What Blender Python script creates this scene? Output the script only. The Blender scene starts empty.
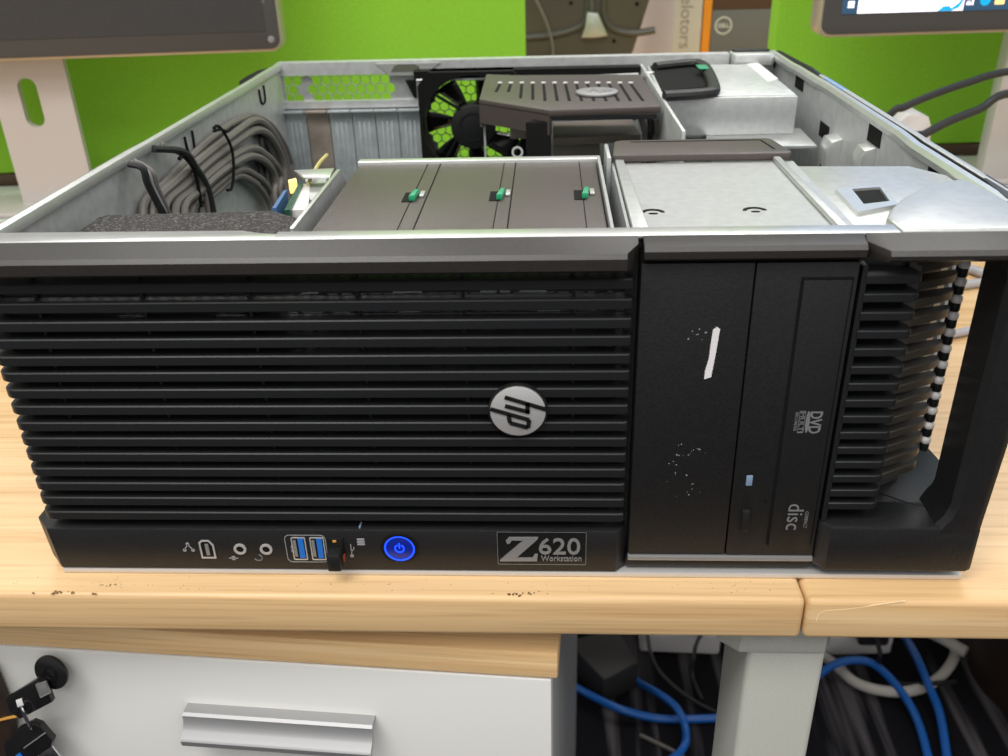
import bpy, bmesh, math, random
from mathutils import Vector, Matrix
random.seed(7)
SC = bpy.context.scene
COL = SC.collection
PI = math.pi

# ------------------------------------------------------------------ camera
yaw, pitch, roll, FPX = -.059, .4823, -.0308, 900.4
CAM = Vector((.0238, -.3339, .2771))
cy_, sy_, cp_, sp_ = math.cos(yaw), math.sin(yaw), math.cos(pitch), math.sin(pitch)
FW = Vector((sy_*cp_, cy_*cp_, -sp_))
R0 = Vector((cy_, -sy_, 0)); U0 = R0.cross(FW)
RT = R0*math.cos(roll) + U0*math.sin(roll)
UP = -R0*math.sin(roll) + U0*math.cos(roll)
cd = bpy.data.cameras.new('camera'); cam = bpy.data.objects.new('camera', cd); COL.objects.link(cam)
cam.matrix_world = Matrix(((RT.x, UP.x, -FW.x, CAM.x), (RT.y, UP.y, -FW.y, CAM.y), (RT.z, UP.z, -FW.z, CAM.z), (0, 0, 0, 1)))
cd.sensor_width = 36; cd.sensor_fit = 'HORIZONTAL'; cd.lens = FPX/1008*36
cd.clip_start = .01; cd.clip_end = 50
cd.dof.use_dof = True; cd.dof.focus_distance = .44; cd.dof.aperture_fstop = 15
SC.camera = cam

def ray(px, py): return FW + RT*((px-504)/FPX) - UP*((py-378)/FPX)
def at(px, py, ax, v):
    d = ray(px, py); i = 'xyz'.index(ax); return CAM + d*((v-CAM[i])/d[i])
def atp(px, py, p0, n):
    d = ray(px, py); return CAM + d*((Vector(p0)-CAM).dot(n)/d.dot(n))

# ------------------------------------------------------------------ materials
def lin(c):
    c = c/255; return c/12.92 if c <= .04045 else ((c+.055)/1.055)**2.4
def S(r, g, b): return (lin(r), lin(g), lin(b), 1)
def mat(name, col, rough=.5, metal=0., spec=.5, emit=None, es=1., noise=0., nscale=60., bump=0., bscale=400., trans=0., coat=0., rvar=0.):
    m = bpy.data.materials.new(name); m.use_nodes = True
    nt = m.node_tree; b = nt.nodes['Principled BSDF']
    b.inputs['Base Color'].default_value = col; b.inputs['Roughness'].default_value = rough
    b.inputs['Metallic'].default_value = metal; b.inputs['Specular IOR Level'].default_value = spec
    b.inputs['Coat Weight'].default_value = coat
    if trans: b.inputs['Transmission Weight'].default_value = trans
    if emit: b.inputs['Emission Color'].default_value = emit; b.inputs['Emission Strength'].default_value = es
    if noise or bump or rvar:
        tc = nt.nodes.new('ShaderNodeTexCoord')
        n = nt.nodes.new('ShaderNodeTexNoise'); n.inputs['Scale'].default_value = nscale; n.inputs['Detail'].default_value = 5
        nt.links.new(tc.outputs['Object'], n.inputs['Vector'])
        if noise:
            r = nt.nodes.new('ShaderNodeValToRGB')
            r.color_ramp.elements[0].position = .3; r.color_ramp.elements[1].position = .7
            r.color_ramp.elements[0].color = tuple(c*(1-noise) for c in col[:3])+(1,)
            r.color_ramp.elements[1].color = tuple(min(1, c*(1+noise)) for c in col[:3])+(1,)
            nt.links.new(n.outputs['Fac'], r.inputs['Fac']); nt.links.new(r.outputs['Color'], b.inputs['Base Color'])
        if rvar:
            mr = nt.nodes.new('ShaderNodeMapRange'); mr.inputs['To Min'].default_value = rough-rvar; mr.inputs['To Max'].default_value = rough+rvar
            nt.links.new(n.outputs['Fac'], mr.inputs['Value']); nt.links.new(mr.outputs['Result'], b.inputs['Roughness'])
        if bump:
            n2 = nt.nodes.new('ShaderNodeTexNoise'); n2.inputs['Scale'].default_value = bscale; n2.inputs['Detail'].default_value = 3
            nt.links.new(tc.outputs['Object'], n2.inputs['Vector'])
            bp = nt.nodes.new('ShaderNodeBump'); bp.inputs['Strength'].default_value = bump; bp.inputs['Distance'].default_value = .001
            nt.links.new(n2.outputs['Fac'], bp.inputs['Height']); nt.links.new(bp.outputs['Normal'], b.inputs['Normal'])
    return m

def wood_mat(name, c1, c2, c3, sx=1.4, sz=34., seed=0.):
    m = bpy.data.materials.new(name); m.use_nodes = True
    nt = m.node_tree; b = nt.nodes['Principled BSDF']; b.inputs['Roughness'].default_value = .42
    tc = nt.nodes.new('ShaderNodeTexCoord'); mp = nt.nodes.new('ShaderNodeMapping')
    mp.inputs['Scale'].default_value = (sx, sz, sz*1.6); mp.inputs['Location'].default_value = (seed, seed*.7, 0)
    nt.links.new(tc.outputs['Object'], mp.inputs['Vector'])
    n = nt.nodes.new('ShaderNodeTexNoise'); n.inputs['Scale'].default_value = 1.6; n.inputs['Detail'].default_value = 7; n.inputs['Distortion'].default_value = .7
    nt.links.new(mp.outputs['Vector'], n.inputs['Vector'])
    r = nt.nodes.new('ShaderNodeValToRGB'); e = r.color_ramp.elements
    e[0].position = .28; e[0].color = c2; e[1].position = .72; e[1].color = c1
    x = e.new(.5); x.color = c3
    nt.links.new(n.outputs['Fac'], r.inputs['Fac'])
    mp2 = nt.nodes.new('ShaderNodeMapping'); mp2.inputs['Scale'].default_value = (10, 380, 520)
    nt.links.new(tc.outputs['Object'], mp2.inputs['Vector'])
    n2 = nt.nodes.new('ShaderNodeTexNoise'); n2.inputs['Scale'].default_value = 1; n2.inputs['Detail'].default_value = 4
    nt.links.new(mp2.outputs['Vector'], n2.inputs['Vector'])
    r2 = nt.nodes.new('ShaderNodeValToRGB'); r2.color_ramp.elements[0].position = .3; r2.color_ramp.elements[0].color = (.78, .74, .68, 1); r2.color_ramp.elements[1].position = .5
    nt.links.new(n2.outputs['Fac'], r2.inputs['Fac'])
    mx = nt.nodes.new('ShaderNodeMix'); mx.data_type = 'RGBA'; mx.blend_type = 'MULTIPLY'; mx.inputs[0].default_value = .8
    nt.links.new(r.outputs['Color'], mx.inputs[6]); nt.links.new(r2.outputs['Color'], mx.inputs[7])
    nt.links.new(mx.outputs[2], b.inputs['Base Color'])
    return m

def carpet_mat():
    m = bpy.data.materials.new('striped_carpet'); m.use_nodes = True
    nt = m.node_tree; b = nt.nodes['Principled BSDF']; b.inputs['Roughness'].default_value = .95
    b.inputs['Specular IOR Level'].default_value = .1
    tc = nt.nodes.new('ShaderNodeTexCoord'); mp = nt.nodes.new('ShaderNodeMapping')
    mp.inputs['Rotation'].default_value = (0, 0, .12); mp.inputs['Scale'].default_value = (36, 2.2, 1)
    nt.links.new(tc.outputs['Object'], mp.inputs['Vector'])
    n = nt.nodes.new('ShaderNodeTexNoise'); n.inputs['Scale'].default_value = 1; n.inputs['Detail'].default_value = 3
    nt.links.new(mp.outputs['Vector'], n.inputs['Vector'])
    r = nt.nodes.new('ShaderNodeValToRGB'); e = r.color_ramp.elements
    e[0].position = .52; e[0].color = S(26, 26, 30); e[1].position = .66; e[1].color = S(92, 88, 92)
    nt.links.new(n.outputs['Fac'], r.inputs['Fac']); nt.links.new(r.outputs['Color'], b.inputs['Base Color'])
    return m

M = dict(
    steel=mat('galvanised_steel', (.60, .615, .61, 1), .45, .6, noise=.10, nscale=150, rvar=.05),
    steel_l=mat('light_steel', (.53, .545, .54, 1), .40, .7, noise=.07, nscale=220),
    rim=mat('rolled_steel_rim', (.70, .71, .69, 1), .32, .75, noise=.05, nscale=90),
    steel_d=mat('dark_steel', (.13, .135, .14, 1), .5, .6),
    cover=mat('black_painted_cover', (.022, .021, .021, 1), .42, noise=.2, nscale=900),
    blk=mat('black_plastic', (.0095, .0098, .0105, 1), .45, spec=.4, noise=.25, nscale=700, bump=.15, bscale=1500),
    slat=mat('black_grille_plastic', (.0100, .0108, .0120, 1), .45, spec=.35),
    bar=mat('black_bezel_plastic', (.024, .021, .019, 1), .36, noise=.2, nscale=700),
    blk2=mat('matt_black', (.006, .006, .006, 1), .75, spec=.15),
    gloss=mat('gloss_black', (.01, .01, .01, 1), .2),
    brown=mat('textured_drive_cover', (.066, .053, .046, 1), .42, noise=.2, nscale=1200, bump=.2, bscale=1500),
    foam=mat('speckled_foam', (.035, .033, .033, 1), .9, noise=.95, nscale=900, bump=1., bscale=1200),
    slotc=mat('slot_cover_steel', (.54, .585, .61, 1), .42, .55, noise=.12, nscale=120),
    rust=mat('tarnished_slot_cover', (.40, .34, .29, 1), .45, .5, noise=.25, nscale=60),
    cable=mat('grey_cable_sheath', (.165, .15, .138, 1), .5),
    cableb=mat('black_cable_sheath', (.02, .02, .02, 1), .45),
    cablew=mat('white_cable_sheath', (.62, .58, .53, 1), .5),
    cableg=mat('light_grey_cable', (.36, .36, .38, 1), .5),
    blue=mat('blue_network_cable', S(14, 100, 190), .4),
    greenp=mat('green_latch', S(40, 150, 105), .4),
    pcb=mat('circuit_board', S(35, 80, 60), .4, noise=.4, nscale=300),
    green=mat('green_divider_fabric', (.26, .56, .04, 1), .85, spec=.2, noise=.05, nscale=250),
    white=mat('white_laminate', (.74, .735, .71, 1), .45),
    whitep=mat('white_plastic', (.72, .69, .67, 1), .4),
    grey_leg=mat('grey_powder_coat', (.45, .455, .41, 1), .5, noise=.06, nscale=900),
    pale=mat('pale_grey_panel', (.55, .58, .52, 1), .5),
    stand=mat('monitor_stand_metal', (.56, .52, .50, 1), .42, .25),
    standg=mat('stand_edge', (.32, .31, .29, 1), .45, .2),
    mon=mat('monitor_black', (.06, .057, .055, 1), .5, noise=.2, nscale=900),
    monrim=mat('monitor_rim', (.55, .48, .38, 1), .35, .5),
    chrome=mat('chrome', (.75, .75, .76, 1), .18, 1.),
    alu=mat('brushed_aluminium', (.38, .38, .385, 1), .42, .6),
    satin=mat('satin_silver', (.66, .65, .64, 1), .38, .55),
    badge=mat('badge_grey', (.30, .30, .30, 1), .35, .4),
    mark=mat('printed_mark', (.30, .30, .31, 1), .6),
    lightdash=mat('pale_light_dash', (.62, .66, .66, 1), .35, .3),  # pale colour stands in for light showing through the grille
    markd=mat('faint_printed_mark', (.17, .17, .175, 1), .6),
    bluep=mat('blue_port', S(25, 110, 200), .4),
    glow=mat('power_glow', (.0, .02, .4, 1), .4, emit=(.01, .06, 1., 1), es=2.2),
    dglow=mat('power_button_face', (.004, .01, .10, 1), .25, emit=(.0, .012, .3, 1), es=.5),
    led=mat('activity_light', S(120, 140, 165), .4, emit=(.2, .3, .45, 1), es=.08),
    paper=mat('white_paper', (.78, .77, .76, 1), .7),
    orange=mat('orange_card', S(240, 150, 40), .6),
    dbox=mat('grey_carton', S(110, 108, 112), .7),
    dboxt=mat('brown_carton_band', S(85, 60, 50), .7),
    blueink=mat('blue_sticker', S(30, 130, 205), .5),
    brownstrip=mat('dark_brown_strip', S(75, 55, 38), .6),
    shell=mat('dark_plastic_shell', (.075, .068, .06, 1), .3, noise=.1, nscale=8),
    leather=mat('dark_strap', S(45, 30, 22), .6),
    tan=mat('tan_bracket', (.36, .30, .26, 1), .45),
    vent2=mat('glossy_vent_plastic', (.045, .040, .033, 1), .3),
    gold=mat('gold_thread', S(190, 140, 60), .5),
    wall=mat('wall_paint', (.55, .55, .55, 1), .9),
    desk=wood_mat('beech_laminate', S(228, 194, 148), S(206, 164, 114), S(219, 183, 134)),
    desk2=wood_mat('beech_laminate_edge', S(229, 195, 149), S(207, 166, 116), S(220, 184, 135), seed=3.3),
    cabw=wood_mat('cabinet_wood', S(252, 216, 165), S(232, 190, 136), S(243, 204, 150), sz=50, seed=5.1),
    carpet=carpet_mat(),
    screen=mat('screen_off', (.045, .043, .043, 1), .35, noise=.15, nscale=900),
    task=mat('taskbar_glow', S(30, 60, 85), .4, emit=S(40, 70, 95), es=.9),
    desktop=mat('desktop_glow', S(30, 60, 85), .4, emit=S(60, 130, 190), es=.9),
    search=mat('search_glow', S(240, 235, 245), .4, emit=S(248, 240, 250), es=1.),
    ink=mat('grey_ink', S(150, 145, 150), .6, emit=S(170, 150, 165), es=.6),
    wave=mat('cyan_glow', S(0, 140, 190), .4, emit=S(0, 150, 200), es=1.),
    folder=mat('folder_glow', S(250, 215, 130), .4, emit=S(252, 220, 140), es=.9),
    brownink=mat('faded_print', S(150, 140, 138), .7),
    pink=mat('white_tape', (.78, .76, .77, 1), .6),
    lamp=mat('lamp_diffuser', (1, 1, 1, 1), .5, emit=(1, 1, 1, 1), es=1),
)

# ------------------------------------------------------------------ mesh builder
def catmull(P, n=6, closed=False):
    P = [Vector(p) for p in P]
    if len(P) < 3: return P
    out = []; N = len(P); rng = range(N if closed else N-1)
    for i in rng:
        g = (lambda k: P[k % N]) if closed else (lambda k: P[max(0, min(N-1, k))])
        a, b, c, d = g(i-1), g(i), g(i+1), g(i+2)
        for j in range(n):
            t = j/n
            out.append(.5*((2*b)+(-a+c)*t+(2*a-5*b+4*c-d)*t*t+(-a+3*b-3*c+d)*t**3))
    if not closed: out.append(P[-1])
    return out

class MB:
    def __init__(s): s.bm = bmesh.new()
    def box(s, x0, x1, y0, y1, z0, z1, bev=0., seg=2, mtx=None):
        b = bmesh.new()
        bmesh.ops.create_cube(b, size=1)
        for v in b.verts:
            v.co = Vector(((x0+x1)/2+v.co.x*(x1-x0), (y0+y1)/2+v.co.y*(y1-y0), (z0+z1)/2+v.co.z*(z1-z0)))
        if bev: bmesh.ops.bevel(b, geom=b.edges[:], offset=bev, segments=seg, profile=.5, affect='EDGES')
        s.merge(b, mtx); return s
    def merge(s, b, mtx=None):
        if mtx is not None: bmesh.ops.transform(b, matrix=mtx, verts=b.verts)
        me = bpy.data.meshes.new('t'); b.to_mesh(me); b.free(); s.bm.from_mesh(me); bpy.data.meshes.remove(me)
    def prism(s, poly, ax, a, b, bev=0., seg=2, mtx=None, hole=None):
        """poly: 2D points in the two other axes (order: x,y for z; x,z for y; y,z for x)"""
        def P(p, t):
            return {'z': (p[0], p[1], t), 'y': (p[0], t, p[1]), 'x': (t, p[0], p[1])}[ax]
        q = bmesh.new()
        va = [q.verts.new(P(p, a)) for p in poly]; vb = [q.verts.new(P(p, b)) for p in poly]
        n = len(poly)
        if hole is None:
            fa = q.faces.new(va); fb = q.faces.new(vb[::-1])
            for i in range(n): q.faces.new((va[i], vb[i], vb[(i+1) % n], va[(i+1) % n]))
        else:
            ha = [q.verts.new(P(p, a)) for p in hole]; hb = [q.verts.new(P(p, b)) for p in hole]
            for i in range(n):
                j = (i+1) % n
                q.faces.new((va[i], va[j], ha[j], ha[i])); q.faces.new((vb[j], vb[i], hb[i], hb[j]))
                q.faces.new((va[j], va[i], vb[i], vb[j])); q.faces.new((ha[i], ha[j], hb[j], hb[i]))
        bmesh.ops.recalc_face_normals(q, faces=q.faces[:])
        if bev:
            caps = set()
            for f in q.faces:
                if len(f.verts) == n and n > 4 or f in ([fa, fb] if hole is None else []): caps.update(f.edges)
            bmesh.ops.bevel(q, geom=list(caps), offset=bev, segments=seg, profile=.5, affect='EDGES')
        s.merge(q, mtx); return s
    def tube(s, pts, r, seg=8, closed=False, smooth=6, flat=None):
        P = catmull(pts, smooth, closed) if smooth else [Vector(p) for p in pts]
        n = len(P); rings = []; nrm = None
        for i, p in enumerate(P):
            t = (P[(i+1) % n]-P[i-1]) if closed else (P[min(n-1, i+1)]-P[max(0, i-1)])
            t.normalize()
            if nrm is None:
                nrm = t.cross(Vector((0, 0, 1)) if abs(t.z) < .9 else Vector((1, 0, 0))).normalized()
            else:
                nrm = (nrm - t*nrm.dot(t)).normalized()
            bn = t.cross(nrm); rr = r[i*len(r)//n] if isinstance(r, list) else r
            rings.append([s.bm.verts.new(p+nrm*math.cos(a)*rr+bn*math.sin(a)*rr*(flat or 1)) for a in [2*PI*k/seg for k in range(seg)]])
        for i in range(n if closed else n-1):
            A, B = rings[i], rings[(i+1) % n]
            for k in range(seg): s.bm.faces.new((A[k], A[(k+1) % seg], B[(k+1) % seg], B[k]))
        if not closed:
            s.bm.faces.new(rings[0][::-1]); s.bm.faces.new(rings[-1])
        return s
    def cyl(s, c, d, r, h, seg=24, r2=None, bev=0.):
        """solid cylinder from c along unit direction d, length h"""
        d = Vector(d).normalized(); q = bmesh.new()
        bmesh.ops.create_cone(q, cap_ends=True, segments=seg, radius1=r, radius2=r if r2 is None else r2, depth=h)
        if bev:
            E = [e for e in q.edges if abs(e.verts[0].co.z-e.verts[1].co.z) < 1e-9]
            bmesh.ops.bevel(q, geom=E, offset=bev, segments=2, profile=.5, affect='EDGES')
        m = Matrix.Translation(Vector(c)+d*h/2) @ d.to_track_quat('Z', 'Y').to_matrix().to_4x4()
        s.merge(q, m); return s
    def ring(s, c, d, r1, r2, h, seg=32):
        d = Vector(d).normalized(); q = bmesh.new(); L = []
        for rr, z in ((r1, 0), (r2, 0), (r2, h), (r1, h)):
            L.append([q.verts.new((rr*math.cos(2*PI*k/seg), rr*math.sin(2*PI*k/seg), z)) for k in range(seg)])
        for a in range(4):
            A, B = L[a], L[(a+1) % 4]
            for k in range(seg): q.faces.new((A[k], A[(k+1) % seg], B[(k+1) % seg], B[k]))
        bmesh.ops.recalc_face_normals(q, faces=q.faces[:])
        s.merge(q, Matrix.Translation(Vector(c)) @ d.to_track_quat('Z', 'Y').to_matrix().to_4x4()); return s
    def sph(s, c, r, seg=12, sc=(1, 1, 1)):
        q = bmesh.new(); bmesh.ops.create_uvsphere(q, u_segments=seg, v_segments=max(6, seg//2+2), radius=r)
        s.merge(q, Matrix.Translation(Vector(c)) @ Matrix.Diagonal((*sc, 1))); return s
    def stroke(s, pts, w, ax, a, b, ext=True):
        for i in range(len(pts)-1):
            p, q = Vector(pts[i]), Vector(pts[i+1]); d = (q-p).normalized(); n = Vector((-d.y, d.x))*w/2
            e = d*(w/2) if ext else d*0
            s.prism([p-e-n, q+e-n, q+e+n, p-e+n], ax, a, b)
        return s
    def text(s, body, size, loc, xdir=(1, 0, 0), ydir=(0, 0, 1), depth=.0003, width=None, shear=0., bold=0., align='LEFT', cell=None):
        cu = bpy.data.curves.new('t', 'FONT'); cu.body = body; cu.size = size; cu.extrude = depth; cu.shear = shear
        cu.offset = bold; cu.resolution_u = 3; cu.align_x = align
        o = bpy.data.objects.new('t', cu); COL.objects.link(o)
        dg = bpy.context.evaluated_depsgraph_get(); me = bpy.data.meshes.new_from_object(o.evaluated_get(dg))
        xs = [v.co.x for v in me.vertices]; k = 1.
        if width and xs: k = width/(max(xs)-min(xs))
        q = bmesh.new(); q.from_mesh(me)
        X = Vector(xdir).normalized(); Y = Vector(ydir).normalized(); Z = X.cross(Y)
        m = Matrix(((X.x, Y.x, Z.x, loc[0]), (X.y, Y.y, Z.y, loc[1]), (X.z, Y.z, Z.z, loc[2]), (0, 0, 0, 1))) @ Matrix.Diagonal((k, 1, 1, 1))
        s.merge(q, m); bpy.data.objects.remove(o); bpy.data.curves.remove(cu); bpy.data.meshes.remove(me); return s
    def build(s, name, material, parent=None, **k):
        me = bpy.data.meshes.new(name)
        bmesh.ops.recalc_face_normals(s.bm, faces=s.bm.faces[:])
        s.bm.to_mesh(me); s.bm.free()
        me.materials.append(material)
        for p in me.polygons: p.use_smooth = True
        me.set_sharp_from_angle(angle=math.radians(k.pop('angle', 32)))
        o = bpy.data.objects.new(name, me); COL.objects.link(o)
        if parent is not None:
            o.parent = parent
            if not k.pop('local', False): o.matrix_parent_inverse = wm(parent).inverted()
        k.pop('local', None)
        for a, b in k.items(): o[a] = b
        return o
def wm(o):
    m = o.matrix_basis
    return m if o.parent is None else wm(o.parent) @ o.matrix_parent_inverse @ m
def thing(name, label, cat, loc=(0, 0, 0), rz=0., group=None):
    o = bpy.data.objects.new(name, None); COL.objects.link(o); o.location = loc; o.rotation_euler = (0, 0, rz)
    o.matrix_basis = Matrix.Translation(Vector(loc)) @ Matrix.Rotation(rz, 4, 'Z')
    o.empty_display_size = .05
    o['label'] = label; o['category'] = cat
    if group: o['group'] = group
    return o
def tag(o, label, cat, group=None):
    o['label'] = label; o['category'] = cat
    if group: o['group'] = group
    return o
def rrect(x0, x1, y0, y1, r, n=5):
    out = []
    for cx, cy, a0 in ((x1-r, y1-r, 0), (x0+r, y1-r, 90), (x0+r, y0+r, 180), (x1-r, y0+r, 270)):
        for k in range(n+1):
            a = math.radians(a0+90*k/n); out.append((cx+r*math.cos(a), cy+r*math.sin(a)))
    return out
def XY(px, py, z): p = at(px, py, 'z', z); return (p.x, p.y)
def XZ(px, py, y): p = at(px, py, 'y', y); return (p.x, p.z)

DZ = -.0035       # desk top height
# ================================================================== COMPUTER
pc = thing('workstation_computer', 'large black workstation computer lying on its side with its cover off on the desk', 'computer', (0, .24, DZ))

# ---- base cover (pale strip along the bottom) and floor pan
MB().box(-.2125, .2120, -.0012, .488, DZ+.0001, -.0004, .0008).build('base_cover', M['satin'], pc)
MB().box(-.212, .215, .010, .487, .0009, .0025).build('floor_pan', M['steel'], pc)

# ---- left steel wall with its rolled rim
w = MB().box(-.2140, -.2125, .012, .487, .0025, .157)
w.build('side_wall', M['steel'], pc)
prof = [(-.2190, .1560), (-.2178, .1592), (-.2150, .1612), (-.2128, .1618), (-.2106, .1608), (-.2098, .1585), (-.2102, .1560)]
m = MB()
stat = [(.006, 0), (.165, 0), (.185, .0018), (.40, .0018), (.42, .0005), (.489, .0005)]
rings = []
for y, dx in stat:
    rings.append([m.bm.verts.new((x+dx*(1 if x < -.213 else .3), y, z)) for x, z in prof])
for a, b in zip(rings, rings[1:]):
    for k in range(len(prof)): m.bm.faces.new((a[k], a[(k+1) % len(prof)], b[(k+1) % len(prof)], b[k]))
m.bm.faces.new(rings[0]); m.bm.faces.new(rings[-1][::-1])
m.build('wall_rim', M['rim'], pc)
# black feet and skirt on the outer left side
m = MB().prism([(-.2180, .040), (-.2222, .044), (-.2232, .10), (-.2232, .185), (-.2225, .205), (-.2180, .222)], 'z', .001, .1575, .001)
m.build('bottom_skirt', M['cover'], pc)
MB().prism([(-.2155, .385), (-.2235, .400), (-.2245, .420), (-.2240, .452), (-.2155, .470)], 'z', .12, .1600, .0012).build('foot', M['blk'], pc)
MB().box(-.2172, -.2142, .222, .487, .001, .156, .0005).build('outer_panel', M['cover'], pc)
# slots in the left wall
for (a, b) in (((183, 132), (189, 146)), ((257, 80), (262, 93))):
    p, q = at(*a, 'x', -.2123), at(*b, 'x', -.2123)
    yy = sorted((p.y, q.y)); zz = sorted((p.z, q.z))
    yy[0] = max(.02, yy[0]); c = (zz[0]+zz[1])/2
    m = MB()
    m.tube([(-.2120, yy[0], .151), (-.2118, yy[0]+.002, .146-.006), (-.2118, yy[0]+.012, .146-.006), (-.2120, yy[0]+.014, .152)], .0009, 6)
    m.build('wall_clip', M['blk2'], pc)

# ---- right steel wall, holes, tabs and rim
HO = [((769, 52), (775, 66)), ((796, 76), (803, 88)), ((820, 124), (828, 137)), ((869, 127), (880, 143)), ((929, 165), (947, 185))]
MB().box(.2152, .2168, .080, .487, .0025, .157).build('side_wall', M['steel'], pc)
for a, b in HO:
    p, q = at(*a, 'x', .2149), at(*b, 'x', .2149)
    y0, y1 = sorted((p.y, q.y)); y0 = max(.065, y0); y1 = min(.482, y1)
    zc = (p.z+q.z)/2
    MB().box(.2147, .2153, y0, y1, zc-.0055, zc+.0045).build('wall_opening', M['blk2'], pc)
for (cy, zt, h, wd) in ((.281, .135, .030, .020), (.214, .145, .032, .016)):
    p = [(.2155, zt-h), (.2065, zt-h), (.2065, zt-.006), (.2085, zt-.001), (.2155, zt+.001)]
    m = MB(); m.prism([(x, z) for x, z in p], 'y', cy-wd/2, cy+wd/2, .001)
    m.build('wall_tab', M['rim'], pc)
    MB().cyl((.2064, cy, zt-.019), (-1, 0, 0), .0011, .0003, 10).build('tab_hole', M['blk2'], pc)
def railR(name, prof, stat, mt):
    m = MB(); rings = [[m.bm.verts.new((x+dx, y, z+dz)) for x, z in prof] for y, dx, dz in stat]
    n = len(prof)
    for a, b in zip(rings, rings[1:]):
        for k in range(n): m.bm.faces.new((a[k], a[(k+1) % n], b[(k+1) % n], b[k]))
    m.bm.faces.new(rings[0]); m.bm.faces.new(rings[-1][::-1])
    return m.build(name, mt, pc)
railR('wall_rim', [(.2130, .156), (.2126, .1592), (.2142, .1614), (.2170, .1618), (.2180, .1600), (.2180, .156)],
      [(.045, .0012, 0), (.150, 0, 0), (.165, .0010, 0), (.178, .0018, 0), (.330, .0018, 0), (.350, .0006, 0), (.40, 0, 0), (.42, -.0012, 0), (.490, -.0012, 0)], M['rim'])
railR('panel_lip', [(.2196, .150), (.2196, .1618), (.2206, .1624), (.2230, .1620), (.2232, .150)],
      [(.040, .0012, 0), (.150, 0, 0), (.165, .0006, 0), (.178, .0006, 0), (.36, .0, 0)], M['steel_l'])
railR('rim_gasket', [(.2181, .158), (.2181, .1617), (.2195, .1617), (.2193, .158)], [(.045, .0012, 0), (.150, 0, 0), (.165, .0008, 0), (.33, .0008, 0)], M['blk2'])
railR('outer_panel', [(.2182, .001), (.2182, .1500), (.2224, .1500), (.2224, .001)],
      [(.080, 0, 0), (.487, 0, 0)], M['cover'])
railR('rear_handle', [(.2186, .120), (.2186, .1600), (.2200, .1620), (.2236, .1612), (.2246, .120)],
      [(.350, -.001, -.001), (.365, .0, 0), (.40, .0015, 0), (.425, 0, 0), (.487, -.002, 0)], M['blk'])
railR('blue_sticker', [(.2192, .1600), (.2192, .1620), (.2230, .1622), (.2230, .1600)],
      [(.300, 0, -.0), (.345, 0, -.0)], M['blueink'])

# ---- rear wall
RY = .482
m = MB()
m.box(-.2155, .176, RY-.004, RY+.008, .1598, .1612)               # top lip
m.box(-.2155, -.088, RY-.005, RY-.0035, .1508, .1612)              # folded flange
m.box(-.088, .176, RY-.005, RY-.0035, .1470, .1612)
m.box(-.2155, -.2105, RY, RY+.0015, .003, .151)
m.box(-.2155, -.0865, RY, RY+.0015, .003, .1225)
m.box(-.2155, -.0865, RY-.004, RY+.0015, .1225, .1285)              # ledge above the slots
m.box(-.0925, -.086, RY-.006, RY+.0015, .003, .150)
m.box(.0045, .215, RY, RY+.0015, .003, .157)
m.box(-.0865, .0045, RY, RY+.0015, .003, .064)
m.box(-.0865, .0045, RY, RY+.0015, .152, .158)
m.build('rear_wall', M['steel'], pc)
def rz_(pts): return [XZ(*p, RY-.006) for p in pts]
MB().prism(rz_([(376, 64), (440, 62.5), (424, 75), (390, 75.5)]), 'y', RY-.0065, RY-.0051).build('notch_plate', M['rim'], pc)
MB().prism(rz_([(391, 72), (394, 66), (398, 64.5), (414, 64), (419, 66), (421, 71.5)]), 'y', RY-.0068, RY-.0064).build('notch_opening', mat('olive_shade', (.10, .11, .075, 1), .6), pc)
MB().prism(rz_([(405, 80.5), (419, 80.5), (419.5, 99), (414, 98)]), 'y', RY-.0055, RY-.0035).build('bracket_opening', M['blk2'], pc)
def hexplate(mb, x0, x1, z0, z1, y, pitch, rh, pred, th=.001):
    R = pitch/math.sqrt(3); row = 0; z = z0
    while z <= z1+1e-6:
        x = x0+(pitch/2 if row % 2 else 0)
        while x <= x1+1e-6:
            o = [(x+R*1.01*math.cos(math.radians(30+60*k)), z+R*1.01*math.sin(math.radians(30+60*k))) for k in range(6)]
            if pred(x, z):
                h = [(x+rh*math.cos(math.radians(30+60*k)), z+rh*math.sin(math.radians(30+60*k))) for k in range(6)]
                mb.prism(o, 'y', y, y+th, hole=h)
            else: mb.prism(o, 'y', y, y+th)
            x += pitch
        z += R*1.5; row += 1
m = MB()
hexplate(m, -.2080, -.0900, .1305, .1500, RY+.0002, .0087, .0046, lambda x, z: -.190 < x < -.113 or (x < -.199))
m.build('vent_panel', M['steel_l'], pc)
fc = Vector((-.0430, RY, .1085))
m = MB()
hexplate(m, -.0860, .0030, .066, .152, RY+.0002, .0080, .0042, lambda x, z: (x-fc.x)**2+(z-fc.z)**2 < .043**2)
m.build('fan_grille', M['steel_d'], pc)
# slot covers
for i in range(6):
    x0 = -.2142+i*.0207; mt = M['rust'] if i == 1 else M['slotc']
    m = MB().prism([(x0, .004), (x0+.0198, .004), (x0+.0198, .1165), (x0+.0180, .1205), (x0+.0018, .1205), (x0, .1165)], 'y', RY-.0030, RY-.0018)
    if i != 1:
        for k in (.0056, .0098, .0140): m.box(x0+k-.0009, x0+k+.0009, RY-.0038, RY-.003, .012, .110, .0004)
    m.box(x0, x0+.0196, RY-.012, RY-.003, .1200, .1212)
    m.build('slot_cover', mt, pc)
MB().box(-.0925, .1, RY-.020, RY-.006, .1478, .1545).build('foam_strip', M['blk2'], pc)
MB().tube([(-.090, RY-.0215, .1478), (.03, RY-.0215, .1478), (.098, RY-.0215, .1490)], .0011, 8).build('rear_wire', M['steel'], pc)
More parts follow.
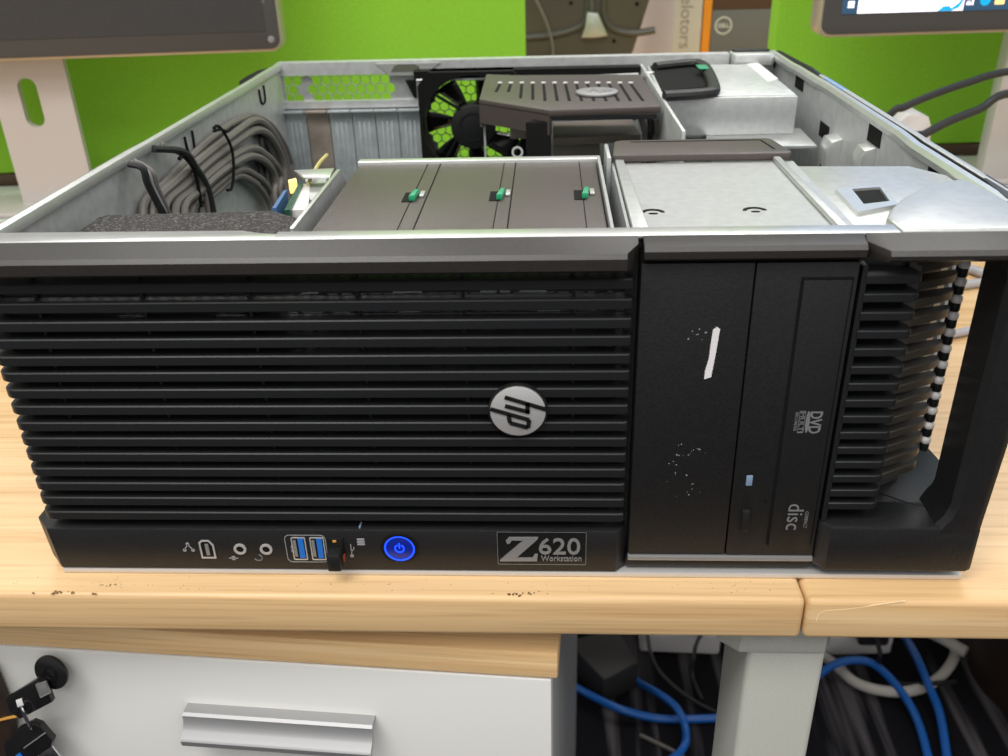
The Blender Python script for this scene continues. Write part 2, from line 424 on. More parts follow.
# rear right recess
m = MB().prism(rrect(.177, .212, .466, .489, .004), 'z', .1530, .1622, .001); m.build('rear_recess', M['steel'], pc)
MB().prism(rrect(.179, .210, .478, .4895, .003), 'z', .1585, .1640, .001).build('recess_cap', M['blk'], pc)

# ---- rear fan
fy = RY-.027
fan = MB().prism(rrect(fc.x-.046, fc.x+.046, fc.z-.046, fc.z+.046, .004, 5)[:], 'y', fy, fy+.0002)
fan.bm.clear()
n = 48; outer = []
for k in range(n):
    a = 2*PI*k/n; c, s_ = math.cos(a), math.sin(a); t = min(.046/max(abs(c), 1e-6), .046/max(abs(s_), 1e-6)); t = min(t, .058)
    outer.append((fc.x+c*t, fc.z+s_*t))
inner = [(fc.x+.0432*math.cos(2*PI*k/n), fc.z+.0432*math.sin(2*PI*k/n)) for k in range(n)]
fan.prism(outer, 'y', fy, fy+.024, hole=inner)
for a in (35, 125, 215, 305):
    a = math.radians(a)
    fan.tube([(fc.x+.018*math.cos(a), fy+.002, fc.z+.018*math.sin(a)), (fc.x+.044*math.cos(a+.25), fy+.002, fc.z+.044*math.sin(a+.25))], .0014, 6, smooth=0)
fo = fan.build('cooling_fan', M['blk2'], pc)
hub = MB().cyl((fc.x, fy+.001, fc.z), (0, 1, 0), .0195, .020, 32, bev=.002); hub.ring((fc.x, fy+.0002, fc.z), (0, 1, 0), .011, .0125, .001)
hub.build('fan_hub', M['blk'], fo)
bl = MB()
for k in range(7):
    a0 = 2*PI*k/7
    g = []
    for i in range(6):
        rr = .0185+(.0418-.0185)*i/5; row = []
        for j in range(5):
            a = a0+.12*i/5+(j/4)*.50; row.append(bl.bm.verts.new((fc.x+rr*math.cos(a), fy+.005+.013*j/4, fc.z+rr*math.sin(a))))
        g.append(row)
    for i in range(5):
        for j in range(4): bl.bm.faces.new((g[i][j], g[i+1][j], g[i+1][j+1], g[i][j+1]))
b = bl.build('fan_blades', M['gloss'], fo); md = b.modifiers.new('t', 'SOLIDIFY'); md.thickness = .0012

# ---- front top flange and front perforated wall
m = MB()
m.prism([(-.2135, .0035), (-.086, .0035), (-.086, .0105), (-.094, .0120), (-.102, .0155), (-.2135, .0165)], 'z', .1612, .1626, .0005)
m.box(-.087, .158, .0035, .0135, .1612, .1626, .0005)
m.box(-.2120, .146, .0120, .0132, .150, .1615)
m.build('front_flange', M['rim'], pc)
m = MB()
nx, nz = 44, 30; X0, X1, Z0, Z1 = -.208, .056, .004, .152
for i in range(nx+1):
    x = X0+(X1-X0)*i/nx; m.box(x-.0007, x+.0007, .0105, .0115, Z0, Z1)
for j in range(nz+1):
    z = Z0+(Z1-Z0)*j/nz; m.box(X0, X1, .0104, .0116, z-.0007, z+.0007)
for (a, b) in ((-.150, -.118), (-.208, -.160), (-.105, -.09)):
    m.box(a, b, .0116, .0122, .01, .138)
m.box(.056, .060, .009, .0125, .003, .158); m.box(.1425, .146, .009, .020, .003, .158)
m.build('perforated_front_wall', M['steel_d'], pc)

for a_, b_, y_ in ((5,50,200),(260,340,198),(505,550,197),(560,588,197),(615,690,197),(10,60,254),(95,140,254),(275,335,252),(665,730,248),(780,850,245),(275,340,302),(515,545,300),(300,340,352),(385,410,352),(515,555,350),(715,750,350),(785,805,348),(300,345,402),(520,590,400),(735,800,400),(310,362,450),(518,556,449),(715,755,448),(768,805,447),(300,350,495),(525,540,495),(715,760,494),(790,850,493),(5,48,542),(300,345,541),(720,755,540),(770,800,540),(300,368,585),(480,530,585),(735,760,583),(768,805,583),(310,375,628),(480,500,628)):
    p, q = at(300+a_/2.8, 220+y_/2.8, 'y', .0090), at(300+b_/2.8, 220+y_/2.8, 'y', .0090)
    MB().box(p.x, q.x, .0088, .0100, p.z-.0011, p.z+.0007).build('light_dash', M['lightdash'], pc)  # pale bar added as a painted dash of light in a grille gap
# ---- front bezel: top bars
def bar(name, x0, x1, ch0, ch1, out, zf, zb):
    """out = how far the chamfer reaches forward, zf = its lower edge, zb = underside"""
    prof = [(.0035, .1624), (-out, zf), (-out-.0014, zf-.0018), (-out-.0012, zb+.0016), (-out+.0012, zb), (.0060, zb), (.0080, zb+.002), (.0080, .1610)]
    m = MB(); R_ = []
    for k, x in enumerate((x0, x0+ch0, x1-ch1, x1)):
        ring = []
        for (y, z) in prof:
            if (k == 0 and ch0) or (k == 3 and ch1): ring.append((x, max(y, .0005), z if y > 0 else z+(.0012 if z > .155 else 0)))
            else: ring.append((x, y, z))
        R_.append([m.bm.verts.new(v) for v in ring])
    n = len(prof)
    for a, b in zip(R_, R_[1:]):
        for q in range(n): m.bm.faces.new((a[q], a[(q+1) % n], b[(q+1) % n], b[q]))
    m.bm.faces.new(R_[0]); m.bm.faces.new(R_[-1][::-1])
    return m.build(name, M['bar'], pc)
bar('bezel_top', -.2185, .0577, .006, .0048, .0075, .1590, .1510)
bar('bezel_top', .0598, .1437, .0, .0, .0030, .1602, .1538)
bar('bezel_top', .1445, .2190, .0065, .003, .0075, .1590, .1540)
# ---- main grille slats
tops = [.1462, .1376, .1292, .1213, .1132, .1055, .0974, .0892, .0809, .0730, .0650, .0570, .0491, .0410, .0329]
g = MB()
for k, zt in enumerate(tops):
    x0, x1 = -.2148, .0566
    arc = [(x0+.0060-.0060*math.cos(t), -.0010+.0060-.0060*math.sin(t)) for t in [i*PI/10 for i in range(0, 6)]]
    fr = [(x0, .034)] + arc + [(x1-.0018, -.0010), (x1-.0004, -.0004), (x1, .0010), (x1, .0070), (x0+.009, .0070), (x0+.006, .0095), (x0+.0050, .034)]
    g.prism(fr, 'z', zt-.0046, zt, .0005, 1)
for x in (-.190, -.145, -.100, -.055, -.012, .033):
    g.box(x-.0006, x+.0006, .0035, .0072, .026, .150)
g.box(.0535, .0577, .0045, .0075, .026, .150)
g.build('front_grille', M['slat'], pc)

# ---- emblem
ec = Vector((.0097, -.0030, .0875)); er = .0118
em = MB().cyl((ec.x, -.0008, ec.z), (0, -1, 0), er, .0026, 48, bev=.0004).build('emblem', M['satin'], pc)
MB().ring((ec.x, -.0006, ec.z), (0, -1, 0), er+.0001, er+.0009, .0018, 48).build('emblem_surround', M['blk'], em)
q = MB()
def eu(px, py): return (ec.x+(px-460)/250*er, ec.z-(py-368)/215*er)
yy0, yy1 = ec.y-.0010, ec.y-.0003
for st in ([(365, 240), (705, 340)], [(548, 300), (548, 362), (365, 315)], [(215, 338), (560, 435), (550, 505), (388, 462), (376, 390)]):
    q.stroke([eu(*p) for p in st], er*.15, 'y', yy0, yy1, ext=st[0][0] != 215)
q.build('emblem_letters', M['gloss'], em)

# ---- lower bezel with the ports
m = MB()
m.prism([(-.2230, .030), (-.2228, .008), (-.2140, -.0012), (.0535, -.0012), (.0578, .0030), (.0578, .010), (-.200, .010), (-.206, .030)], 'z', -.0002, .0235, .0009)
for v in m.bm.verts:
    if v.co.x < -.212 and v.co.z < .006: v.co.x += .0018*(.006-v.co.z)/.006
lower = m.build('port_panel', M['blk'], pc)
FY = -.0012
def disc(name, x, z, r, dep, mt, par, y=FY): return MB().cyl((x, y+.0002, z), (0, -1, 0), r, dep+.0002, 28, bev=min(.0002, dep/3)).build(name, mt, par)
# firewire port
o = MB().prism([(-.1423, .0065), (-.1423, .0158), (-.1408, .0172), (-.1372, .0172), (-.1352, .0145), (-.1352, .0065)], 'y', FY-.0004, FY+.0002,
               hole=[(-.1415, .0073), (-.1415, .0152), (-.1404, .0164), (-.1375, .0164), (-.1360, .0140), (-.1360, .0073)]).build('data_port', M['satin'], lower)
MB().prism([(-.1415, .0073), (-.1415, .0152), (-.1404, .0164), (-.1375, .0164), (-.1360, .0140), (-.1360, .0073)], 'y', FY-.00015, FY+.0002).build('port_mouth', M['gloss'], lower)
MB().box(-.1395, -.1378, FY-.0005, FY, .0085, .0150).build('port_tongue', M['badge'], lower)
for x in (-.1229, -.1104):
    MB().ring((x, FY+.0001, .0122), (0, -1, 0), .0018, .0030, .0008, 28).build('audio_jack', M['satin'], lower)
    disc('jack_hole', x, .0122, .0018, .0003, M['blk2'], lower)
m = MB()
q = rrect(-.1010, -.0815, .0045, .0205, .0025); h = rrect(-.1007, -.0818, .0048, .0202, .0023)
m.prism(q, 'y', FY-.00015, FY+.0001, hole=h); m.build('port_outline', M['mark'], lower)
for x in (-.0945, -.0857):
    u = MB().prism(rrect(x-.0034, x+.0034, .0060, .0192, .0006, 2), 'y', FY-.0004, FY+.0002, hole=rrect(x-.0029, x+.0029, .0065, .0187, .0004, 2)).build('usb_port', M['satin'], lower)
    MB().box(x-.0029, x+.0029, FY-.0001, FY+.0002, .0065, .0187).build('port_mouth', M['gloss'], u)
    MB().box(x-.0002, x+.0024, FY-.0005, FY, .0072, .0186).build('port_tongue', M['bluep'], u)
    MB().box(x-.0026, x-.0012, FY-.0004, FY, .0080, .0175).build('port_shield', M['badge'], u)
# icons
m = MB()
m.text('SS', .0040, (-.0985, FY-.0001, .0145), (0, 0, -1), (1, 0, 0), .0001, width=.004)
for zx in (-.1478,):
    m.stroke([(zx-.002, .0115), (zx, .0145), (zx+.002, .0115)], .0005, 'y', FY-.0002, FY+.0001)
    for p in ((zx-.002, .0112), (zx+.002, .0112), (zx, .0148)): m.cyl((p[0], FY+.0001, p[1]), (0, -1, 0), .0009, .0003, 10)
m.box(-.1278, -.1262, FY-.0002, FY, .0055, .0078); m.stroke([(-.1290, .0066), (-.1250, .0066)], .0004, 'y', FY-.0002, FY+.0001)
a = [(-.1150+.0018*math.cos(t), .0070+.0018*math.sin(t)) for t in [PI*1.15+i*PI*1.2/8 for i in range(9)]]
m.stroke(a, .0005, 'y', FY-.0002, FY+.0001)
m.stroke([(-.0700, .0085), (-.0700, .0150)], .0004, 'y', FY-.0002, FY+.0001); m.cyl((-.0700, FY+.0001, .0085), (0, -1, 0), .0009, .0003, 10)
m.stroke([(-.0700, .011), (-.0687, .0125), (-.0687, .0135)], .0004, 'y', FY-.0002, FY+.0001)
for k in range(3): m.prism(rrect(-.0668, -.0632, .0148+k*.0014, .0158+k*.0014, .0003, 2), 'y', FY-.0002, FY+.0001)
m.build('port_symbols', M['mark'], lower)
MB().box(-.0654, -.0646, -.0005, .004, .0236, .0246, .0002).build('drive_light', M['led'], lower)
# power button
pb = Vector((-.0470, FY, .0135))
MB().ring((pb.x, FY+.0002, pb.z), (0, -1, 0), .0072, .0086, .0012, 40).build('power_button_ring', M['gloss'], lower)
pbo = MB().cyl((pb.x, FY+.0002, pb.z), (0, -1, 0), .0066, .0009, 40, bev=.0003).build('power_button', M['dglow'], lower)
MB().ring((pb.x, FY+.0001, pb.z), (0, -1, 0), .0064, .0072, .0010, 40).build('light_ring', M['glow'], pbo)
q = MB().stroke([(pb.x+.0021*math.cos(t), pb.z+.0021*math.sin(t)) for t in [PI*.68+i*PI*1.64/12 for i in range(13)]], .0006, 'y', FY-.0010, FY-.0006)
q.stroke([(pb.x, pb.z+.0004), (pb.x, pb.z+.0028)], .0006, 'y', FY-.0010, FY-.0006)
q.build('power_symbol', M['glow'], pbo)
# model badge
def bz(cx, cy): p = XZ(500+cx/10.08, 520+cy/10.08, FY); return p
b0, b1 = bz(-20, 440), bz(872, 118)
MB().prism(rrect(b0[0], b1[0], b0[1], b1[1], .0006, 2), 'y', FY-.0004, FY+.0001).build('badge_plate', M['gloss'], lower)
MB().prism(rrect(b0[0], b1[0], b0[1], b1[1], .0006, 2), 'y', FY-.0005, FY+.0001, hole=rrect(b0[0]+.0002, b1[0]-.0002, b0[1]+.0002, b1[1]-.0002, .0005, 2)).build('badge_border', M['badge'], lower)
m = MB()
zp = [(60, 200), (92, 165), (385, 165), (375, 187), (165, 372), (325, 372), (350, 335), (382, 335), (372, 405), (0, 405), (5, 390), (235, 196), (118, 196), (100, 225), (75, 232)]
m.prism([bz(*p) for p in zp], 'y', FY-.0009, FY-.0003)
p0, p1 = bz(382, 335), bz(800, 175)
m.text('620', (p1[1]-p0[1])/.72, (p0[0], FY-.0006, p0[1]+.0001), width=p1[0]-p0[0], bold=.0001)
p0, p1 = bz(415, 402), bz(820, 352)
m.text('Workstation', (p1[1]-p0[1])/.70, (p0[0], FY-.0006, p0[1]), width=p1[0]-p0[0])
m.build('badge_lettering', M['badge'], lower)

# ---- drive bays
MB().box(.0582, .1432, .0010, .0090, .0015, .0066, .0006).build('bay_sill', M['blk'], pc)
MB().box(.0590, .1432, -.0012, .0015, .0068, .0094, .0004).build('bay_sill_strip', M['badge'], pc)
MB().box(.0588, .1436, .0030, .0080, .008, .156).build('bay_recess', M['blk2'], pc)
bp = MB().box(.0592, .1031, -.0004, .0040, .0103, .1522, .0004).build('bay_blank', M['blk'], pc)
tear = [XZ(x, y, -.0006) for x, y in ((713, 330), (717, 327), (720, 329), (716, 352), (711, 377), (704, 379), (705, 371), (709, 358), (711, 342))]
MB().prism(tear, 'y', -.0008, -.0003).build('torn_sticker', M['pink'], bp, label='white torn sticker remnant')
m = MB()
for k in range(34):
    cx, cy = random.choice(((700, 335), (684, 452), (700, 455), (690, 488), (680, 470)))
    x, z = XZ(cx+random.gauss(0, 6), cy+random.gauss(0, 7), -.0004)
    m.cyl((x, -.0003, z), (0, -1, 0), random.uniform(.00012, .0004), .0002, 6)
m.build('scratches', M['mark'], bp)
od = MB().box(.1037, .1430, -.0006, .0040, .0103, .1522, .0004).build('optical_drive', M['blk'], pc)
MB().box(.1213, .1222, -.0009, .0, .0165, .1462).build('tray_gap', M['blk2'], od)
MB().box(.1222, .1414, -.0009, .0, .1452, .1462).build('tray_gap', M['blk2'], od)
MB().box(.1409, .1414, -.0009, .0, .0165, .1455).build('tray_gap', M['blk2'], od)
tray = MB().box(.1223, .1408, -.0013, .0, .0150, .1450, .0003).build('disc_tray', M['blk'], od)
bx, bzz = XZ(745, 520, -.001)
MB().box(bx-.0019, bx+.0019, -.0026, .0, bzz-.0060, bzz+.0060, .0009).build('eject_button', M['blk'], od)
bx, bzz = XZ(749.5, 481, -.001)
MB().box(bx-.0014, bx+.0014, -.0010, .0, bzz-.0027, bzz+.0027, .0004).build('drive_light', M['led'], od)
bx, bzz = XZ(765.7, 502, -.001)
MB().cyl((bx, -.0005, bzz), (0, -1, 0), .0006, .0006, 10).build('release_hole', M['blk2'], od)
m = MB(); YT = -.00135
dn = (0, 0, -1); rt = (1, 0, 0)
x, z = XZ(809, 411, YT); m.text('DVD', .0070, (.1325, YT, z), dn, rt, .00008, width=.0107, bold=.00015)
m.prism([(.1316+.0009*math.cos(t), z-.0053+.0053*math.sin(t)) for t in [2*PI*i/20 for i in range(20)]], 'y', YT-.0001, YT)
m.text('MULTI', .0028, (.1282, YT, z-.0004), dn, rt, .00008, width=.0098)
m.prism(rrect(.1278, .1304, z-.0107, z+.0, .0003, 2), 'y', YT-.0001, YT, hole=rrect(.1280, .1302, z-.0105, z-.0002, .0003, 2))
m.text('RECORDER', .0017, (.1262, YT, z-.0006), dn, rt, .00008, width=.0090)
m.build('dvd_logo', M['markd'], tray); m = MB()
x, z = XZ(791, 504, YT)
m.text('disc', .0100, (.1290, YT, z+.0003), dn, rt, .00008, width=.0140)
m.text('COMPACT', .0022, (.1366, YT, z-.004), dn, rt, .00008, width=.0090)
m.build('disc_logo', M['markd'], tray)

# ---- carry handle corner
m = MB()
m.prism([(.1437, .016), (.1437, .0005), (.1480, -.0045), (.2105, -.0050), (.2130, -.0038), (.2142, .002), (.2145, .023), (.2145, .044), (.205, .030), (.199, .016)], 'z', .0042, .0290, .0016)
m.prism([(.1475, .004), (.200, .004), (.202, .022), (.2160, .046), (.2135, .068), (.1475, .068)], 'z', .0012, .0288, .0004)
m.build('handle_base', M['blk'], pc)
MB().tube([(.1670, .028, .0289), (.1800, .020, .0289), (.1905, .0125, .0289), (.1990, .0120, .0289)], .0003, 6).build('panel_seam', M['blk2'], pc)
m = MB()
hp = [(.1985, -.0020), (.2010, -.0050), (.2120, -.0050), (.2150, -.0035), (.2165, .002), (.2165, .023), (.2140, .0260), (.2045, .0250), (.1990, .018)]
lv = [(.0262, -.006, 1.), (.0300, -.0045, 1.), (.0335, -.0018, 1.), (.0400, 0, 1.), (.0735, 0, 1.), (.100, .0, 1.), (.146, .0, 1.), (.1520, -.0015, 1.)]
R_ = []
for z, dx, s_ in lv:
    R_.append([m.bm.verts.new((x+(dx if x < .2048 else (-.0032*max(0, .0735-z)/.0735 if x > .21 else 0)), y, z)) for x, y in hp])
for a, b in zip(R_, R_[1:]):
    for q in range(len(hp)): m.bm.faces.new((a[q], a[(q+1) % len(hp)], b[(q+1) % len(hp)], b[q]))
m.bm.faces.new(R_[0]); m.bm.faces.new(R_[-1][::-1])
m.build('carry_handle', M['blk'], pc)
# side vent slats
m = MB(); n2 = MB()
vt = [.1465, .1388, .1309, .1229, .1150, .1069, .0991, .0913, .0836, .0757, .0682, .0609, .0536, .0461, .0392]
for z in vt:
    m.prism([(.1462, -.0006), (.1650, -.0006), (.1668, .0000), (.1679, .0012), (.1683, .0032), (.1676, .0060), (.1655, .0105), (.1462, .0105)], 'z', z-.0037, z, .0004, 1)
m.box(.1445, .1466, -.0002, .012, .029, .150)
for z in vt[:14]:
    n2.prism([(.1690, .0130), (.1720, .0125), (.1900, .0218), (.1925, .0250), (.1920, .0275), (.1870, .0262), (.1690, .0200)], 'z', z-.0046, z-.0006, .0004, 1)
n2.box(.1665, .1690, .011, .020, .029, .150)
m.build('side_vent', M['slat'], pc); n2.build('corner_vent', M['vent2'], pc)
MB().prism([(.1470, .0145), (.1665, .0150), (.1680, .0225), (.1890, .0330), (.2040, .0600), (.2025, .0610), (.1880, .0345), (.1670, .0240), (.1470, .0160)], 'z', .029, .150).build('vent_backing', M['steel_d'], pc)
for k, (px, py) in enumerate(((962.5, 268.3), (958, 285), (953.5, 301), (949, 317), (945, 333), (941, 350), (937, 364), (933, 379), (929.5, 393), (926, 407), (923, 421), (919, 436))):
    z = .1400-.00775*k; x = .1955; y = .0275
    p = MB().cyl((x, y, z-.0052), (0, 0, 1), .0021, .0052, 14, bev=.0005).build('vent_post', M['slat'], pc)
    MB().sph((x, y, z+.0002), .0025, 14).build('post_cap', M['whitep'], p, label='white rounded cap')

# ---- right top plates
m = MB()
m.prism([(.1475, .0135), (.1475, .121), (.2010, .118), (.2125, .100), (.2125, .0135)], 'z', .1565, .1578, .0003)
m.box(.1475, .1487, .014, .121, .02, .1565); m.box(.1475, .2010, .118, .1192, .1, .1565)
m.build('handle_top_plate', M['steel_l'], pc)
m = MB()
A, B, C_, D = [XY(*p, .1600) for p in ((836, 188), (878, 184), (899, 203), (858, 211))]
a, b, c, d = [XY(*p, .1600) for p in ((852, 188), (880, 186), (890, 200), (864, 203))]
m.prism([A, B, C_, D], 'z', .1578, .1596, .0, hole=[a, b, c, d]); m.build('raised_square', M['rim'], pc)
MB().prism([a, b, c, d], 'z', .1578, .1584).build('square_opening', M['blk2'], pc)
dome = [(.1600, .0080), (.1590, .0239), (.1640, .0350), (.1723, .0480), (.1873, .0655), (.2027, .0770), (.2122, .0788), (.2150, .050), (.2160, .020), (.2150, .0080)]
MB().prism(dome, 'z', .1575, .1622, .0018, 3).build('corner_cap', M['steel_l'], pc)
MB().prism([(.2162, .0060), (.2168, .050), (.2195, .078), (.2245, .090), (.2250, .0060)], 'z', .150, .1622, .001).build('corner_trim', M['cover'], pc)
for px in (872, 909): 
    p = at(px, 231, 'z', .161); MB().cyl((p.x, .0035, .1590), (0, -1, 0), .0011, .0012, 12).build('rivet', M['blk2'], pc)

# ---- optical drive cage (steel plate with crescent slots) 
m = MB()
m.box(.0575, .1475, .0135, .131, .1565, .1580)
m.box(.0555, .0568, .0140, .134, .05, .1575)
m.prism([(.0572, .0135), (.0572, .134), (.0615, .134), (.0640, .0135)], 'z', .1580, .1600, .0005)
m.prism([(.1385, .0190), (.1372, .131), (.1410, .131), (.1430, .0190)], 'z', .1580, .1606, .0008)
m.box(.060, .1475, .0135, .0190, .1580, .1600, .0006)
m.build('drive_cage_plate', M['steel_l'], pc)
for px, py in ((653, 213), (755, 211)):
    p = at(px, py, 'z', .158)
    pts = [(p.x+.0052*math.cos(t), p.y+.0052*math.sin(t)) for t in [PI*.04+i*PI*.92/10 for i in range(11)]]
    pts += [(p.x+.0036*math.cos(t), p.y+.0000+.0034*math.sin(t)) for t in [PI*.96-i*PI*.92/10 for i in range(11)]]
    MB().prism(pts, 'z', .1579, .1583).build('crescent_slot', M['blk2'], pc)
    MB().prism([(p.x+.002*math.cos(t), p.y-.0012+.0008*math.sin(t)) for t in [2*PI*i/12 for i in range(12)]], 'z', .1579, .1583).build('plate_slot', M['blk2'], pc)
m = MB().prism([(.0565, .1315), (.1455, .1315), (.1475, .135), (.1435, .1620), (.1405, .1650), (.0620, .1650), (.0585, .1625), (.0560, .135)], 'z', .1582, .1622, .0012)
bo = m.build('release_bar', M['brown'], pc)
MB().prism([(.0670, .160), (.1370, .160), (.1400, .139), (.139, .139), (.1362, .1592), (.0678, .1592)], 'z', .1620, .1624).build('bar_groove', M['blk2'], bo)
MB().prism([(.0530, .132), (.0530, .160), (.0542, .164), (.0552, .160), (.0552, .132)], 'z', .11, .1610, .0004).build('cage_tab', M['steel_l'], pc)
# ---- expansion drive cover with three green latches
TC = .1545
m = MB().box(-.0800, .0480, .0300, .1500, .1400, TC, .0006)
cv = m.build('drive_bay_cover', M['brown'], pc)
for xa in (-.0385, .0015, .0430):
    pass
for xa, xb in ((-.0425, -.0355), (-.0010, .0052), (.0392, .0478)):
    MB().box(xa-.0002, xa+.0002, .0302, .1498, TC-.001, TC+.0002).build('cover_groove', M['blk2'], cv)
    if xb < .04: MB().box(xb-.0003, xb+.0003, .0302, .1498, TC-.001, TC+.0002).build('cover_groove', M['blk2'], cv)
    MB().box(xa-.0042, xa+.0010, .0790, .0945, TC-.001, TC+.0003).build('latch_slot', M['blk2'], cv)
    l = MB().prism([(-.0007, .0), (.0022, .0), (.0030, .0105), (.0008, .0105)], 'z', TC, TC+.0030, .0004, mtx=Matrix.Translation((xa, .0805, 0)))
    l.build('latch', M['greenp'], cv, label='green latch')
    MB().box(xa+.0034, xa+.0056, .0860, .0945, TC, TC+.0012, .0003).build('latch_pin', M['steel_l'], cv)
MB().box(-.0812, .0506, .1505, .1575, .1425, .1560, .0006).build('bay_rear_rail', M['rim'], pc)
MB().prism([(.028, .02), (.028, .1585), (.122, .1585), (.131, .1560), (.136, .148), (.138, .135), (.138, .02)], 'x', -.0862, -.0850).build('bay_side_plate', M['steel'], pc)
MB().box(-.0866, -.0846, .028, .124, .1580, .1592, .0004).build('plate_edge', M['rim'], pc)
MB().box(.0488, .0502, .0140, .150, .03, .1575).build('bay_side_plate', M['steel_l'], pc)
# hot-swap drives below the cover
for i in range(3):
    x = -.077+i*.042; MB().box(x, x+.036, .034, .146, .012, .138, .001).build('hard_drive', M['steel_d'], pc)

# ---- foam covered front fan housing
pf = [(-.2060, .0180), (-.2065, .100), (-.2030, .1045), (-.150, .1060), (-.118, .1080), (-.1030, .0960), (-.0950, .0860), (-.0900, .0560), (-.0885, .0180)]
f = MB().prism(pf, 'z', .020, .1430, .002, 3)
f.build('foam_fan_housing', M['foam'], pc)

# ---- left wall cable coil
def cp(cx, cy, X): p = at(130+cx/5.6, 100+cy/5.6, 'x', X); return p
CB = [([(75, 600), (200, 460), (370, 290), (540, 150), (640, 100), (700, 90), (790, 140), (860, 240), (900, 340), (905, 400)], -.2085, .0026, 'cable'),
      ([(130, 600), (260, 450), (420, 310), (580, 190), (690, 115), (760, 140), (830, 230), (870, 330), (885, 430)], -.2065, .0034, 'cable'),
      ([(190, 600), (300, 480), (450, 340), (600, 230), (700, 170), (770, 190), (830, 270), (860, 360), (865, 470)], -.2055, .0034, 'cable'),
      ([(150, 640), (330, 440), (480, 330), (620, 215), (720, 160), (790, 200), (840, 290), (868, 380), (872, 470)], -.2095, .003, 'cable'),
      ([(250, 600), (350, 500), (470, 390), (600, 300), (690, 270), (760, 310), (820, 370), (845, 430), (835, 510)], -.2045, .0034, 'cable'),
      ([(300, 600), (400, 500), (500, 410), (600, 345), (680, 315), (750, 340), (800, 400), (815, 470), (805, 540)], -.2030, .0034, 'cable'),
      ([(230, 640), (380, 470), (520, 350), (640, 290), (720, 300), (780, 350), (825, 420), (830, 500)], -.2090, .003, 'cable'),
      ([(340, 620), (450, 510), (560, 420), (630, 390), (700, 420), (760, 470), (800, 550)], -.2050, .0028, 'cable'),
      ([(400, 620), (500, 500), (590, 430), (650, 435), (710, 475), (755, 530), (785, 600)], -.2055, .0026, 'cable'),
      ([(560, 190), (680, 110), (750, 110), (830, 190), (880, 290), (910, 400)], -.2105, .0018, 'cableb'),
      ([(730, 200), (770, 270), (790, 350), (800, 440)], -.2095, .0024, 'cableb'),
      ([(720, 330), (745, 380), (752, 440)], -.2095, .0024, 'cableb')]
for pts, X, r, mt in CB:
    P = [cp(a, b, X) for a, b in pts]
    P = [Vector((p.x, min(p.y, .470), p.z)) for p in P]
    P.append(P[-1]+Vector((.004, -.006, -.02))); P.insert(0, P[0]+Vector((.003, -.006, -.025)))
    MB().tube(P, r*.92, 8).build('power_cable', M[mt], pc)
for pts, X, r, mt in (([(200, 222), (300, 290), (370, 380), (430, 480), (460, 590), (470, 660)], -.200, .0022, 'cableb'),
                      ([(235, 245), (310, 320), (375, 420), (420, 520), (440, 640)], -.202, .0016, 'cable'),
                      ([(62, 330), (70, 380), (95, 460), (140, 550), (190, 640)], -.201, .0021, 'cableb'),
                      ([(85, 320), (95, 400), (130, 490), (175, 580), (215, 650)], -.200, .0013, 'cableg'),
                      ([(110, 310), (125, 400), (150, 480), (195, 580), (225, 650)], -.199, .0014, 'cable')):
    P = [cp(a, b, X) for a, b in pts]; P = [Vector((p.x, p.y, min(p.z, .1570))) for p in P]; P[0].x = -.2085
    MB().tube(P, r, 8).build('front_lead', M[mt], pc)
MB().tube([cp(*p, -.1995) for p in ((470, 158), (490, 145), (525, 180), (565, 260), (580, 350), (578, 440), (568, 495), (545, 505))], .0011, 6).tube([cp(*p, -.1995) for p in ((470, 175), (505, 165), (545, 175), (575, 150))], .0010, 6).build('cable_tie', M['blk2'], pc)
MB().tube([cp(*p, -.2005) for p in ((275, 330), (300, 315), (345, 360), (370, 430), (385, 500), (400, 600))], .0012, 6).build('cable_tie', M['blk2'], pc)

# ---- circuit cards, bracket
def xb(a, b, c, d, z0, z1, name, mt, bev=0.):
    P = [XY(*q, z1) for q in (a, b, c, d)]
    return MB().prism(P, 'z', z0, z1, bev).build(name, mt, pc)
xb((294, 170), (334, 168), (330, 177), (304, 177), .1390, .1402, 'card_bracket', M['rim'], .0003)
xb((305, 178), (327, 178), (322, 198), (310, 200), .05, .1330, 'card_bracket', M['steel'])
xb((272, 208), (284, 190), (287, 190), (276, 208), .03, .1360, 'graphics_card', mat('blue_board', S(70, 105, 150), .5))
xb((284, 210), (299, 183), (303, 183), (290, 210), .03, .1350, 'graphics_card', M['pcb'])
xb((290, 210), (303, 184), (310, 184), (308, 210), .03, .1335, 'circuit_card', M['whitep'])
xb((288, 180), (296, 178), (297, 182), (289, 183), .128, .1345, 'card_connector', M['folder'])
MB().tube([at(308, 184, 'z', .135), at(318, 165, 'z', .138), at(327, 155, 'z', .140)], .0012, 6).build('yellow_lead', mat('yellow_lead', S(190, 180, 110), .5), pc)

# ---- motherboard and low components
mb = MB().box(-.205, .100, .165, .470, .0030, .0060).build('motherboard', M['pcb'], pc)
for i in range(5): MB().box(-.19+i*.0203, -.183+i*.0203, .30, .42, .006, .018, .0005).build('expansion_slot', M['blk'], mb)
MB().box(-.05, .03, .20, .29, .006, .05, .002).build('heat_sink', M['steel_d'], mb)
for i in range(6): MB().box(.045+i*.008, .049+i*.008, .20, .33, .006, .040).build('memory_module', M['pcb'], mb)

